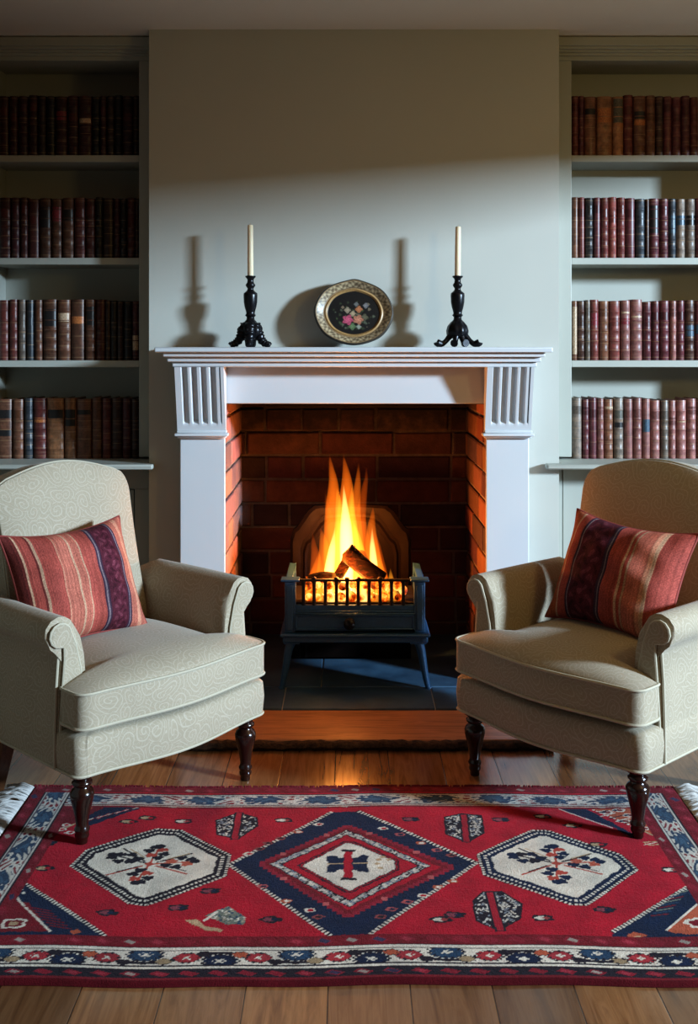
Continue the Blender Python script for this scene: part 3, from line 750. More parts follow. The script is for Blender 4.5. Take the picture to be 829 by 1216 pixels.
fire = empty('fire', (GC, 4.13, z_bar)); tag(fire, 'tall orange and yellow flames rising from the logs in the grate', 'fire')
bpy.context.view_layer.update()
def flame(pts, mat, D, sq=.75):
    P3 = smooth_path([(X(a, D), Z(b, D), c*D/F) for a, b, c in pts], 8)
    w = MB().tube([(p[0], D+.012*sin(p[1]*22+p[0]*40), p[1]) for p in P3], [max(.0004, p[2]) for p in P3], 16, squash=sq)
    spart('flame', w, mat, fire, ang=180)
O, I_, N_, Wp = 'flame_outer', 'flame_mid', 'flame_core', 'flame_wisp'
flame([(400,716,12),(398,670,14),(397,630,12.5),(396,600,9.5),(396,575,6),(393.5,555,3),(391,538,.2)], O, 4.14)
flame([(412,716,16),(412,665,16),(411,625,13),(411,598,9.5),(412,575,7),(410.5,557,3.8),(407.5,539,.2)], O, 4.15)
flame([(424,716,14),(422,660,12),(421,620,8.5),(422.5,595,6),(425,572,3.6),(426,549,.2)], O, 4.17)
flame([(428,680,8),(428,640,7.5),(429,610,6),(432.5,583,4),(435,568,2.2),(435,555,.2)], Wp, 4.18)
flame([(447,716,14),(445,680,11.5),(442,650,8.5),(441,628,5.5),(442.5,612,2.8),(443,602,.2)], O, 4.16)
flame([(456,712,10),(453,685,8),(450,662,5.5),(448,645,3),(445,630,.2)], Wp, 4.2)
flame([(386,716,14),(386,685,11),(386,660,8),(384,643,5),(380.5,627,.2)], O, 4.13)
flame([(376,716,10),(376,685,8.5),(375,662,6),(372.5,646,3),(371,632,.2)], Wp, 4.16)
flame([(398,650,7),(393,620,5),(388,598,2.5),(386,582,.2)], Wp, 4.2)
flame([(466,722,6),(465,704,6),(464.5,690,4),(463.5,674,.2)], I_, 4.06)
flame([(436,700,10),(433,660,9),(431,625,5),(433,606,.2)], Wp, 4.12)
flame([(407,700,9),(405,650,9),(404,618,6.5),(402,595,3.5),(400,578,.2)], I_, 4.15, .6)
flame([(420,690,8),(419,640,7.5),(417,608,5),(418,588,2.5),(419,572,.2)], I_, 4.16, .6)
flame([(412,705,7),(412,660,8.5),(411,630,7.5),(410,608,4.5),(409,590,2.2),(408,575,.2)], N_, 4.15, .6)
flame([(389,712,7),(391,680,6.5),(394,655,4.5),(396,640,2.3),(398,625,.2)], N_, 4.13, .6)
flame([(445,708,6),(444,675,5.2),(442.5,652,3.6),(442,638,1.8),(442,625,.2)], N_, 4.16, .6)
flame([(412,720,9),(412,700,8),(411,684,4),(411,672,.2)], I_, 4.03, .6)
flame([(400,718,7),(399,700,6),(397,686,3),(396,675,.2)], I_, 4.03, .6)

flame([(368,722,9),(369,700,9),(374,680,6),(378,664,3),(380,652,.2)], O, 4.10)
flame([(460,722,9),(458,702,8.5),(454,684,6),(451,668,3),(449,655,.2)], O, 4.12)
flame([(430,722,13),(430,700,12),(428,670,9),(424,640,5),(420,620,.2)], I_, 4.19)
flame([(402,722,13),(402,700,12),(401,670,9),(403,640,5),(406,615,.2)], I_, 4.19)
flame([(415,720,50),(415,700,46),(414,675,32),(413,645,17),(412,612,.2)], 'flame_haze', 4.17, .5)
for px_, h_ in ((366.5,8),(379,3),(393,-4),(406,-8),(419,-6),(432,-2),(445,0),(458,6),(471,10)):
    flame([(px_,722,4),(px_+.6,712,5.2),(px_-.4,703+h_*.4,4.2),(px_+.5,695+h_*.6,2),(px_,688+h_*.6,.2)], I_ if px_ < 386 or px_ > 440 else N_, 4.02, .5)

# ------------------------------------------------------------------ armchairs
def slab(fn, nu, nv, cap=True):
    """closed pad: fn(u,v,side) -> point; side +1 front, -1 back; u,v in [-1,1]"""
    w = MB(); F_ = [[fn(-1+2*i/nu, -1+2*j/nv, 1) for i in range(nu+1)] for j in range(nv+1)]
    B_ = [[fn(-1+2*i/nu, -1+2*j/nv, -1) for i in range(nu+1)] for j in range(nv+1)]
    n = nu+1
    w.v = [tuple(map(float,p)) for r in F_ for p in r]+[tuple(map(float,p)) for r in B_ for p in r]; o_ = n*(nv+1)
    for j in range(nv):
        for i in range(nu):
            a = j*n+i; w.f.append((a, a+1, a+n+1, a+n)); w.f.append((o_+a, o_+a+n, o_+a+n+1, o_+a+1))
    rim = [i for i in range(n)]+[j*n+nu for j in range(1, nv+1)]+[nv*n+i for i in range(nu-1, -1, -1)]+[j*n for j in range(nv-1, 0, -1)]
    for k in range(len(rim)):
        a, b = rim[k], rim[(k+1) % len(rim)]; w.f.append((a, o_+a, o_+b, b))
    return w, [w.v[i] for i in rim], [w.v[o_+i] for i in rim]
WB = .338
def bow(x): return -.034*cos(pi*min(1, abs(x)/WB)/2)**2
def armchair(name, loc, rz, label, near, bw_=.248):
    ch = empty(name, loc, rz); tag(ch, label, 'armchair', 'damask armchairs by the fire')
    # seat base with bowed apron
    def outline(hw, y0, y1, r, n=24, bw=1.0):
        pts = []
        for i in range(n+1):
            x = -hw+r+(2*hw-2*r)*i/n; pts.append((x, y0+bow(x)*bw))
        for k in range(1, 7): a = -pi/2+pi/2*k/6; pts.append((hw-r+r*cos(a), y0+r+r*sin(a)))
        for k in range(0, 7): a = pi/2*k/6; pts.append((hw-.02+.02*cos(a), y1-.02+.02*sin(a)))
        for k in range(0, 7): a = pi/2+pi/2*k/6; pts.append((-hw+.02+.02*cos(a), y1-.02+.02*sin(a)))
        for k in range(1, 7): a = pi+pi/2*k/6; pts.append((-hw+r+r*cos(a), y0+r+r*sin(a)))
        return pts
    ol = outline(WB, 0, .60, .03)
    def zbot(x, y): return (.205) - (.006*cos(pi*min(1,abs(x)/WB)/2)**2 if y < .05 else 0)
    rings = []
    for (ins, dz) in ((.012, 0), (.002, .003), (0, .012), (-.003, .055), (0, .098), (.008, .107), (.03, .111)):
        rings.append([(x*(1-ins/WB), y+(ins if y < .3 else -ins), zbot(x,y)+dz) for x, y in ol])
    sb = obj('seat_base', MB().loops(rings), 'damask', ch, uv=True, ang=60)
    obj('piping', MB().tube([(x, y, zbot(x,y)+.003) for x, y in ol], .0042, 6, True), 'piping', sb)
    # T-shaped seat cushion
    y0, y1 = -.012, .56
    def hwid(y):
        w_ = WB-.004 if y < .085 else (WB-.004)+(.252-(WB-.004))*float(sm(.085, .125, y))
        r = .035
        if y-y0 < r: w_ -= r-sqrt(max(0, r*r-(r-(y-y0))**2))
        return w_
    def cush(u, v, s):
        tv = (v+1)/2
        yy = y0+(y1-y0)*(tv**1.25)
        w_ = hwid(yy); x = u*w_; y = yy+bow(x)*(1-float(sm(.1,.4,yy)))
        cr = (1-abs(u)**3.2)*(1-abs(v)**3.2)
        z = .427+.055*cr+.012*(1-abs(u)**2)*(v < 0)*0 if s > 0 else .331
        return (x, y, z)
    w, rt, rb = slab(cush, 40, 40)
    # puffed side band
    mid = []
    cu = MB(); n_u = 41
    cu.v = w.v; cu.f = [f for f in w.f]
    cus = obj('seat_cushion', cu, 'damask', ch, uv=True, ang=50, bevel=.010, seg=3)
    obj('piping', MB().tube([(p[0], p[1], p[2]-.001) for p in rt], .0046, 6, True), 'piping', cus)
    obj('piping', MB().tube([(p[0], p[1], p[2]+.003) for p in rb], .0046, 6, True), 'piping', cus)
    # arms
    for s in (-1, 1):
        prof = [(.338,.205),(.337,.30),(.333,.42),(.326,.50),(.331,.527)]
        c0 = (.326,.568); r = .046
        prof = prof[:-1]+[(c0[0]+r*cos(a), c0[1]+r*sin(a)) for a in [radians(d) for d in (-62,-35,-5,25,55,85,110,135,158)]]
        prof += [(.262,.55),(.250,.50),(.244,.43),(.244,.32),(.246,.205)]
        ys = [.098,.104,.16,.3,.42,.52,.60,.63]
        rings = []
        for i, y in enumerate(ys):
            k = .92 if i == 0 else 1.0
            flare = -.012*float(sm(.3,.62,y)); lift = .012*sin(pi*min(1,max(0,(y-.1)/.5)))*0
            cxm, czm = .292, .42
            back = float(sm(.52,.64,y))
            rings.append([(s*((cxm+(x-cxm)*k)+flare), y, (czm+(z-czm)*k if z > .3 else z)-(z-.205)*.10*back) for x, z in prof])
        a_ = obj('armrest', MB().loops(rings), 'damask', ch, uv=True, ang=45)
        # scroll-faced front panel
        c1 = (.330,.566); rp = .031
        pan = [(.331,.212),(.330,.32),(.323,.43),(.317,.50),(.318,.532)]+[(c1[0]+rp*cos(a), c1[1]+rp*sin(a)) for a in [radians(d) for d in (-95,-65,-35,-5,25,55,85,115,145,170)]]
        pan += [(.285,.535),(.270,.47),(.262,.40),(.260,.32),(.262,.212)]
        pp = [(s*x, z) for x, z in pan]
        mx = np.mean(pp, 0)
        rg = [[(x, .100, z) for x, z in pp], [(x, .092, z) for x, z in pp], [(mx[0]+(x-mx[0])*.93, .0885, mx[1]+(z-mx[1])*.985) for x, z in pp]]
        pn = obj('arm_panel', MB().loops(rg), 'damask', a_, uv=True, ang=50)
        obj('piping', MB().tube([(x, .0925, z) for x, z in pp], .0042, 6, True), 'piping', pn)
        # side welt line down the outer side
        obj('piping', MB().tube([(s*.3405, .104, .21),(s*.3395, .104, .33),(s*.336, .104, .43),(s*.329,.104,.52)], .004, 6), 'piping', a_)
    # camel back
    def bk(u, v, s):
        v = v
        tv = (v+1)/2
        hw = bw_-.008*sin(pi*tv)
        topz = .925+.040*max(0, cos(pi*u*.5))
        zz = .40+(topz-.40)*tv
        # round the shoulders
        r = .16
        if tv > 1-r: hw *= .80+.20*sqrt(max(0, 1-((tv-(1-r))/r)**2))
        x = u*hw
        lean = .485+(zz-.40)*.26
        edge = (1-abs(u)**4)*(1-abs(2*tv-1)**6)
        if s > 0: return (x, lean-.016-.030*edge, zz)
        return (x, lean+.10, zz-.012)
    w, rf, rb = slab(bk, 36, 36)
    bo = obj('backrest', w, 'damask', ch, uv=True, ang=50, bevel=.014, seg=3)
    obj('piping', MB().tube([(p[0]*.995, p[1]+.012, p[2]) for p in rf if p[2] > .5], .0042, 6), 'piping', bo)
    # legs
    prof = [(.014,0),(.0155,.006),(.015,.012),(.0185,.018),(.0195,.024),(.0175,.031),(.0205,.036),(.021,.041),(.0175,.047),(.0165,.055),(.020,.08),(.026,.108),(.032,.132),(.0325,.143),(.028,.153),(.021,.158),(.020,.163),(.027,.169),(.0275,.175),(.021,.181),(.024,.187),(.033,.192),(.034,.203)]
    for s in (-1, 1):
        b0 = .012 if s == near else 0
        f_ = (.203-b0)/.203
        obj('leg', MB().lathe([(r, b0+z*f_) for r, z in prof], (s*.292, .048, 0), 24), 'dark_turned_wood', ch, ang=60)
    for s in (-1, 1):
        t_, b_ = .024, .019; xt, yt = s*.27, .47; xb, yb = s*.282, .53
        obj('leg', MB().hexa([(xb-b_,yb-b_,0),(xb+b_,yb-b_,0),(xb+b_,yb+b_,0),(xb-b_,yb+b_,0)], [(xt-t_,yt-t_,.21),(xt+t_,yt-t_,.21),(xt+t_,yt+t_,.21),(xt-t_,yt+t_,.21)]), 'brown_leg_wood', ch, bevel=.004)['label'] = 'plain square rear leg'
    return ch
armchair('armchair', (-.483, 2.965, 0), radians(47.4), 'cream damask armchair facing the window light, its front brightly lit, striped cushion with maroon band', -1)
armchair('armchair', (.553, 3.0, 0), radians(-48.2), 'cream damask armchair with shadowed brown front, beside the right bookcase', 1, .275)

# ------------------------------------------------------------------ scatter cushions
def pillow(loc, rz, lean, roll, stripes, label, wd=.44, hg=.365, seed=1, band=None):
    nu, nv = 220, 160
    u = np.linspace(-1,1,nu)[None,:]+np.zeros((nv,1)); v = np.linspace(-1,1,nv)[:,None]+np.zeros((1,nu))
    rs_ = np.random.RandomState(seed)
    px_ = u*wd/2*(1-.09*(1-np.abs(v)**2)*np.abs(u)**3); pz = v*hg/2*(1-.15*(1-np.abs(u)**2)*np.abs(v)**3)
    prof = (np.clip(1-np.abs(u)**2.6,0,1)**.62)*(np.clip(1-np.abs(v)**2.6,0,1)**.62)
    wr = .006*np.sin(u*9+v*4+seed)*np.cos(v*7-u*3)*prof+.004*np.sin(u*21+v*3)*np.abs(v)**3*prof
    C = np.zeros((nv,nu,3)); q = (u+1)/2
    for a, b, c in stripes:
        m = (q >= a) & (q < b); C[m] = c
    nz = rs_.rand(nv,nu)
    C = C*.86+.14*C.mean(2, keepdims=True); C *= (.72+.56*nz)[...,None]
    cn = rs_.rand(1,nu); cn = (cn+np.roll(cn,1,1))/2; C *= (.72+.56*cn)[...,None]*(1+.12*np.sin(v*95)*np.sin(u*160+v*3))[...,None]
    if band:
        a, b = band; m = (q > a+.02) & (q < b-.02)
        bu = (q-a)/(b-a)*2*pi; bv = v*hg/wd*pi*2/(b-a)*.5
        mot = np.sin(bu*1.5+np.sin(bv*2))*np.sin(bv*1.7+np.cos(bu*2))
        C[m & (mot > .45)] *= np.array((1.7,2.2,1.9)); C[m & (mot < -.55)] *= .6
    th = .09
    Pf = np.stack([px_, -(th*prof+wr), pz], -1); Pb = np.stack([px_, th*.9*prof, pz], -1)
    r = empty('scatter_cushion', loc, rz); tag(r, label, 'cushion', 'striped cushions on the armchairs')
    f = grid_mesh('front_cover', Pf, C, 'cushion_weave', r)
    Cb = np.zeros((nv,nu,3))+np.array((.30,.06,.05))
    g = grid_mesh('back_cover', Pb[:, ::-1], Cb, 'cushion_weave', r)
    rim = [tuple(p) for p in Pf[0,::4]]+[tuple(p) for p in Pf[::4,-1]]+[tuple(p) for p in Pf[-1,::-4]]+[tuple(p) for p in Pf[::-4,0]]
    e = obj('piping', MB().tube(rim, .0035, 6, True), 'seam_red', r, ang=60)
    for o in (f, g, e): o.rotation_euler = (-lean, roll, 0); o.location = (0, 0, hg/2*cos(lean))
    return r
M['seam_red'] = NT('seam_red').bsdf((.28,.06,.05), .85)
RD, SA, PE, TA, PU, GY, MA, DR, OR_ = (.36,.06,.04), (.48,.13,.08), (.58,.24,.14), (.52,.30,.18), (.05,.022,.045), (.22,.16,.18), (.095,.012,.026), (.16,.025,.02), (.42,.10,.035)
left_st = [(0,.06,DR),(.06,.075,TA),(.075,.14,RD),(.14,.155,DR),(.155,.17,TA),(.17,.30,RD),(.30,.31,PE),(.31,.40,SA),(.40,.415,TA),(.415,.47,SA),(.47,.475,TA),(.475,.585,RD),(.585,.60,PU),(.60,.612,GY),(.612,.63,PU),(.63,.79,MA),(.79,.805,PU),(.805,.817,GY),(.817,.83,PU),(.83,.89,SA),(.89,.93,PE),(.93,1.01,SA)]
right_st = [(0,.10,OR_),(.10,.115,TA),(.115,.20,RD),(.20,.215,PU),(.215,.225,GY),(.225,.46,MA),(.46,.475,PU),(.475,.487,GY),(.487,.50,PU),(.50,.62,RD),(.62,.635,TA),(.635,.66,RD),(.66,.675,TA),(.675,.78,SA),(.78,.81,PE),(.81,.84,TA),(.84,1.01,RD)]
def on_chair(loc, rz, x, y, z): return (loc[0]+x*cos(rz)-y*sin(rz), loc[1]+x*sin(rz)+y*cos(rz), z)
pillow(on_chair((-.483,2.965), radians(47.4), -.112, .36, .460), radians(47.4), radians(24), radians(-1), left_st, 'red and orange striped cushion with maroon band, leaning in the brightly lit armchair', wd=.42, seed=2, band=(.63,.79))
pillow(on_chair((.553,3.0), radians(-48.2), .028, .36, .460), radians(-48.2), radians(24), radians(3), right_st, 'red and rose striped cushion with dark plum band, in the shadowed armchair', seed=5, band=(.225,.46))

# ------------------------------------------------------------------ rug
RX0, RX1, RY0, RY1 = -.955, .985, 2.178, 3.138
def rug():
    st = .0026
    nx, ny = int((RX1-RX0)/st), int((RY1-RY0)/st)
    xs = np.linspace(RX0, RX1, nx); ys = np.linspace(RY0, RY1, ny)
    GX, GY = np.meshgrid(xs, ys)
    RED=(.36,.006,.022); DRD=(.16,.006,.014); NAVY=(.005,.014,.045); CRM=(.60,.55,.47); BLK=(.014,.010,.018); BLU=(.018,.05,.10); ORG=(.38,.09,.045); GRN=(.16,.18,.15); TAN=(.42,.30,.18); PNK=(.42,.10,.10)
    C = np.zeros((ny,nx,3)); C[:] = RED
    rs = np.random.RandomState(4)
    jx = GX+.0012*np.sin(GY*900)+.0016*np.sin(GY*170+GX*60); jy = GY+.0012*np.sin(GX*900)+.0014*np.sin(GX*150)
    def R(p): D = F*CH/(p[1]-HZ); return np.array((X(p[0], D), D))
    def inside(poly):
        m = np.zeros(GX.shape, bool); n = len(poly)
        for i in range(n):
            (x0,y0),(x1,y1) = poly[i], poly[(i+1)%n]
            if y0 == y1: continue
            c = ((y0 > jy) != (y1 > jy)) & (jx < (x1-x0)*(jy-y0)/(y1-y0)+x0); m ^= c
        return m
    def poly(pts, col, world=False):
        P = pts if world else [R(p) for p in pts]; C[inside(P)] = col; return P
    def line(p, q, wdt, col, dash=None, world=False, col2=None):
        a, b = (p, q) if world else (R(p), R(q)); a = np.array(a); b = np.array(b)
        d = b-a; L = np.hypot(*d); d = d/L
        s = (GX-a[0])*d[0]+(GY-a[1])*d[1]; t_ = np.abs((GX-a[0])*-d[1]+(GY-a[1])*d[0])
        m = (t_ < wdt/2) & (s > -wdt*.3) & (s < L+wdt*.3)
        if dash:
            k = (s/dash) % 1.0
            if col2 is not None: C[m & (k >= .55)] = col2
            m = m & (k < .55)
        C[m] = col
    def chain(P, wdt, col, dash, world=True, col2=None):
        n = len(P)
        for i in range(n): line(P[i], P[(i+1)%n], wdt, col, dash, world, col2)
    def scale(P, k, c=None):
        c = np.mean(P, 0) if c is None else c; return [c+(np.array(p)-c)*k for p in P]
    def inset(P, d):                                   # move every edge inward by d metres (convex)
        P = [np.array(p) for p in P]; n = len(P); c = np.mean(P, 0); L = []
        for i in range(n):
            a, b = P[i], P[(i+1)%n]; t_ = (b-a)/np.linalg.norm(b-a); nn = np.array((-t_[1], t_[0]))
            if np.dot(c-a, nn) < 0: nn = -nn
            L.append((a+nn*d, t_))
        out = []
        for i in range(n):
            (a, t1), (b, t2) = L[i-1], L[i]; A = np.array([t1, -t2]).T
            if abs(np.linalg.det(A)) < 1e-6: out.append(b)
            else: k = np.linalg.solve(A, b-a); out.append(a+t1*k[0])
        return out
    def ell(px, py, rx, ry, col, rot=0):
        c = R((px, py)); x = GX-c[0]; y = GY-c[1]
        xr = x*cos(rot)+y*sin(rot); yr = -x*sin(rot)+y*cos(rot)
        an = np.arctan2(yr/ry, xr/rx); k = 1+.22*np.sin(an*4+px)+.14*np.sin(an*7+py*3)
        m = (xr/rx)**2+(yr/ry)**2 < k; C[m] = col; return m
    def speck(m, cols, p=.5, cell=.008):
        q = pi/cell*.9; sx = GX+.35*cell*np.sin(GY*q*.63+1)+.2*cell*np.sin(GY*q*1.9); sy = GY+.35*cell*np.sin(GX*q*.71)+.2*cell*np.sin(GX*q*1.7)
        kx = np.floor(sx/cell).astype(int); ky = np.floor(sy/cell+.5*(kx % 2)).astype(int)
        h = np.abs(np.sin(kx*12.9898+ky*78.233)*43758.5453) % 1.0
        fx = (sx/cell) % 1-.5; fy = (sy/cell+.5*(kx % 2)) % 1-.5; h = np.where(fx**2+fy**2 < .2, h, 9)
        for i, c in enumerate(cols):
            mm = m & (h > i*p/len(cols)) & (h < (i+1)*p/len(cols)); C[mm] = c
    # field shade
    # corner pieces
    Lp = poly([(14,1044),(127,1118),(-40,1118),(-40,1020)], NAVY)
    poly([(24,1076),(34,1078),(60,1113),(-40,1113),(-40,1062)], DRD)
    line((24,1076),(60,1113),.006,CRM); line((15,1062),(24,1076),.006,CRM)
    line((14,1044),(127,1118),.011,CRM,.011,False,BLK); line((19,1052),(30,1068),.008,CRM,.02)
    for k in range(7): line((30+k*5,1082+k*4),(60+k*4,1088+k*3.6),.004,DRD)
    ell(17,1103,.03,.022,CRM); ell(17,1103,.022,.015,DRD); ell(17,1103,.011,.008,TAN)
    ell(90,1113,.012,.009,ORG)
    poly([(727,1111),(829,1050),(870,1026),(870,1118),(727,1118)], NAVY)
    poly([(790,1109),(829,1077),(880,1040),(880,1118),(800,1113)], ORG)
    line((790,1109),(829,1077),.006,CRM); line((829,1077),(850,1060),.006,CRM); line((727,1111),(850,1038),.011,CRM,.011,False,BLK)
    for k in range(9): line((772+k*3,1092-k*3),(792+k*3,1090-k*3.4),.004,[DRD,BLU,GRN][k%3])
    ell(826,1101,.028,.02,CRM); ell(826,1101,.018,.012,DRD)
    ell(755,1115,.02,.012,ORG); ell(757,1117,.009,.006,TAN)
    poly([(60,1000),(70,962),(172,962),(104,987),(86,985)], DRD)
    poly([(104,987),(172,963),(128,962),(96,978)], NAVY); poly([(84,966),(110,963),(100,975)], ORG)
    line((50,1000),(92,982),.006,TAN); line((92,982),(168,963),.004,CRM)
    for k in range(5): line((104+k*11,981-k*3),(118+k*11,974-k*2.6),.004,[DRD,PNK][k%2])
    for a, b in ((68,975),(77,985),(82,994),(72,990),(66,968)): ell(a,b,.014,.009,CRM); ell(a+1,b,.007,.005,RED)
    poly([(660,963),(695,963),(748,992),(764,998),(750,999),(728,986)], NAVY); poly([(700,963),(772,963),(785,1000),(752,985)], ORG)
    line((660,963),(728,987),.004,CRM); line((700,963),(752,985),.007,CRM,.012); line((752,985),(790,1003),.006,TAN)
    for a, b in ((735,966),(748,972),(760,978),(742,979),(765,988),(720,968),(775,980)): ell(a,b,.02,.010,CRM); ell(a+1,b,.011,.006,DRD); ell(a-4,b,.008,.005,NAVY)
    for k in range(6): line((705+k*9,970+k*3),(722+k*9,966+k*3),.004,[BLK,CRM][k%2])
    ell(777,1006,.028,.012,TAN); ell(775,1006,.018,.007,RED); line((765,1008),(790,1003),.003,CRM)
    # big navy lozenge
    nav = [R(p) for p in ((272,1032),(393,969),(426,969),(566,1030),(439,1117),(393,1117))]
    C[inside(nav)] = NAVY
    for i, j in ((0,1),(2,3),(3,4),(5,0)): line(nav[i], nav[j], .0115, CRM, .0115, True, BLK)
    rb = [R(p) for p in ((309,1031),(412,985.5),(538,1035),(413,1095))]
    C[inside(rb)] = DRD
    for i in range(4):                                  # stepped teeth round the red lozenge
        a, b = rb[i], rb[(i+1)%4]; L = np.hypot(*(b-a)); n = int(L/.017)
        for k in range(n):
            c = a+(b-a)*(k+.5)/n; m = (np.abs(GX-c[0]) < .008)&(np.abs(GY-c[1]) < .008); C[m] = PNK if k % 9 == 4 else (.24,.012,.03)
    C[inside(inset(rb,.020))] = RED
    ch = [R(p) for p in ((320,1031),(412,990.5),(512,1034),(414,1084))]
    m = inside(ch); C[m] = BLK
    m2 = inside(inset(ch,.003)); C[m2] = (.40,.37,.33); speck(m2, [BLK,(.12,.16,.22),CRM], .8, .009)
    C[inside(inset(ch,.020))] = BLK; C[inside(inset(ch,.0235))] = RED
    wh = [R(p) for p in ((352,1033),(408,1004.5),(420,1004.5),(474,1028),(474,1040),(418,1066),(410,1066))]
    C[inside(wh)] = BLK; C[inside(inset(wh,.005))] = RED; C[inside(inset(wh,.008))] = BLK; C[inside(inset(wh,.011))] = CRM
    poly([(387,1022),(399,1021),(402,1024),(426,1024),(430,1021),(438,1022),(436,1031),(438,1042),(426,1041),(424,1039),(402,1038),(398,1041),(387,1042),(390,1032)], NAVY)
    poly([(409,1016),(418,1016),(419,1049),(408,1049)], RED); poly([(404,1014.5),(424,1014.5),(422,1017),(406,1017)], BLK); poly([(405,1048),(423,1048),(425,1051),(403,1051)], BLK)
    line((388,1031),(408,1031),.005,TAN); line((420,1031),(436,1031),.005,TAN)
    for a, b in ((450,1027),(455,1024),(462,1027),(448,1032),(452,1037)): ell(a,b,.008,.006,TAN)
    # little flowers along the navy band
    for a, b in ((318,1006),(333,1000),(354,992),(378,983),(455,990),(475,997),(500,1007),(519,1015),(536,1021),(295,1019),(308,1013),(312,1058),(340,1075),(368,1086),(378,1094),(538,1052),(520,1059),(502,1070),(484,1078),(465,1087),(452,1096)):
        q = rs.randint(4); ell(a,b,.014,.009,[PNK,CRM,(.25,.06,.06),ORG][q]); ell(a+1,b,.008,.005,[NAVY,RED,BLK,CRM][q])
    # white side lozenges
    for k_, P in enumerate(([(82,1034),(102,1014),(186,988),(216,989),(275,1020),(269,1046),(175,1080),(153,1078)], [(566,1020),(632,990.5),(652,990.5),(738,1019),(758,1038),(740,1050),(698,1081),(678,1081),(574,1045)])):
        W_ = [R(p) for p in P]; dk = BLK if k_ == 0 else NAVY
        C[inside(W_)] = BLK; chain(inset(W_,.004), .008, CRM, .011, True, BLK)
        C[inside(inset(W_,.010))] = dk; chain(inset(W_,.021), .008, CRM, .012, True, dk)
        C[inside(inset(W_,.0275))] = dk; C[inside(inset(W_,.036))] = CRM
    def sprig(px, py, ang, col1, col2, L=.075):
        c = R((px, py)); d = np.array((cos(ang), sin(ang))); nn = np.array((-d[1], d[0]))
        line(c, c+d*L, .006, col2, None, True)
        for k in range(6):
            q = c+d*L*(.38+.12*k)+nn*(.011+.011*(k//2 % 2))*(1 if k%2 else -1)
            an = np.arctan2(GY-q[1], GX-q[0]); m = ((GX-q[0])/.015)**2+((GY-q[1])/.011)**2 < 1+.35*np.sin(an*3+k*2)+.2*np.sin(an*6+k)
            C[m] = col1 if k not in (1, 4) else col2
        q = c+d*L*1.05; m = ((GX-q[0])/.014)**2+((GY-q[1])/.011)**2 < 1; C[m] = col1
    for a, b, f_ in ((178,1030,BLK), (661,1031,NAVY)):
        sprig(a,b,1.45,f_,(.38,.06,.04),.09); sprig(a,b,-1.75,f_,(.38,.06,.04),.09); sprig(a,b,2.75,f_,BLK,.11); sprig(a,b,.12,f_,(.42,.10,.06),.11)
        for an in (.5, 2.4, -.45, -2.6):
            c = R((a,b)); d = np.array((cos(an), sin(an))); line(c+d*.02, c+d*.115, .0055, (.36,.06,.04) if an < 0 else BLK, None, True); line(c+d*.04+.008, c+d*.10+.008, .004, BLK if an < 0 else TAN, None, True)
        ell(a,b,.012,.009,(.36,.06,.04))
    # mottled ovals with a red bar
    for P, br in (([(257,978),(283,969),(305,975),(306,985),(282,1001),(258,995)], ((284,970),(279,1000))), ([(528,976),(548,972),(572,974),(575,995),(555,1006),(530,996)], ((551,974),(554,1004))), ([(562,1076),(574,1065),(596,1065),(610,1074),(620,1080),(618,1098),(592,1112),(566,1100)], ((582,1067),(594,1111)))):
        W_ = [R(p) for p in P]; m = inside(W_); C[m] = BLK; speck(m, [CRM,(.5,.48,.44),(.2,.22,.25)], .62, .0095); chain(W_, .005, BLK, None)
        line(br[0], br[1], .026, BLK); line(br[0], br[1], .016, (.30,.01,.025))
    # small motifs in the red field
    W_ = poly([(243,1092),(262,1085),(272,1081),(280,1088),(292,1094),(290,1103),(270,1103),(258,1098)], GRN); speck(inside(W_), [(.34,.30,.22),BLU,CRM], .5, .008)
    poly([(219,1097),(232,1096),(243,1104),(266,1109),(262,1112),(244,1109)], TAN); line((243,1098),(258,1088),.008,CRM)
    for a, b, q in ((52,1036,0),(175,976,0),(152,981,0),(218,979,1),(337,978,1),(212,1082,2),(128,1089,2),(250,1063,2),(322,1097,2),(488,979,2),(595,979,2),(645,974,1),(680,984,1),(710,1007,0),(797,1038,1),(524,1099,1),(645,1097,1),(717,1085,2),(540,1093,2),(56,1006,2)):
        ell(a,b,.026,.014,BLK); ell(a-2,b,.015,.008,[TAN,CRM,(.22,.05,.07)][q]); ell(a+4,b,.008,.006,[RED,(.3,.05,.05),NAVY][q])
    # ---------------- borders
    def band(x0, x1, y0, y1, along, style, ph=0):
        m = (GX >= x0)&(GX <= x1)&(GY >= y0)&(GY <= y1)
        if along == 'x': s = GX; t_ = (GY-y0)/(y1-y0)
        else: s = GY; t_ = (GX-x0)/(x1-x0)
        if style == 'white':
            C[m] = CRM; wd_ = (y1-y0) if along == 'x' else (x1-x0)
            e = (t_ < .05)|(t_ > .95); C[m & e] = BLK
            e = ((t_ > .15)&(t_ < .20))|((t_ > .80)&(t_ < .85)); C[m & e] = BLK
            inn = m & (t_ > .2)&(t_ < .8); per = .33
            k = s/per+ph; f_ = (k % 1.0); cell = np.floor(k)
            vine = np.abs(t_-.5-.20*np.sin(2*pi*k)) ; C[inn & (vine < .055)] = BLK
            for (c0, tt, rx, col) in ((.25,.36,.034,NAVY),(.75,.64,.034,BLU),(.03,.5,.026,(.34,.03,.04)),(.5,.5,.026,(.30,.03,.04)),(.38,.62,.016,ORG),(.88,.36,.016,(.30,.22,.13)),(.14,.66,.014,BLK),(.62,.33,.014,BLK)):
                ds = ((f_-c0+.5) % 1.0-.5)*per
                rr = np.hypot(ds/rx, (t_-tt)*wd_/(rx*.62))+.22*np.sin(ds*420+cell)*np.sin(t_*40)
                C[inn & (rr < 1)] = col
                C[inn & (rr >= 1)&(rr < 1.18)] = BLK
                C[inn & (rr < .3)] = CRM if rx > .02 else col
        elif style == 'blue':
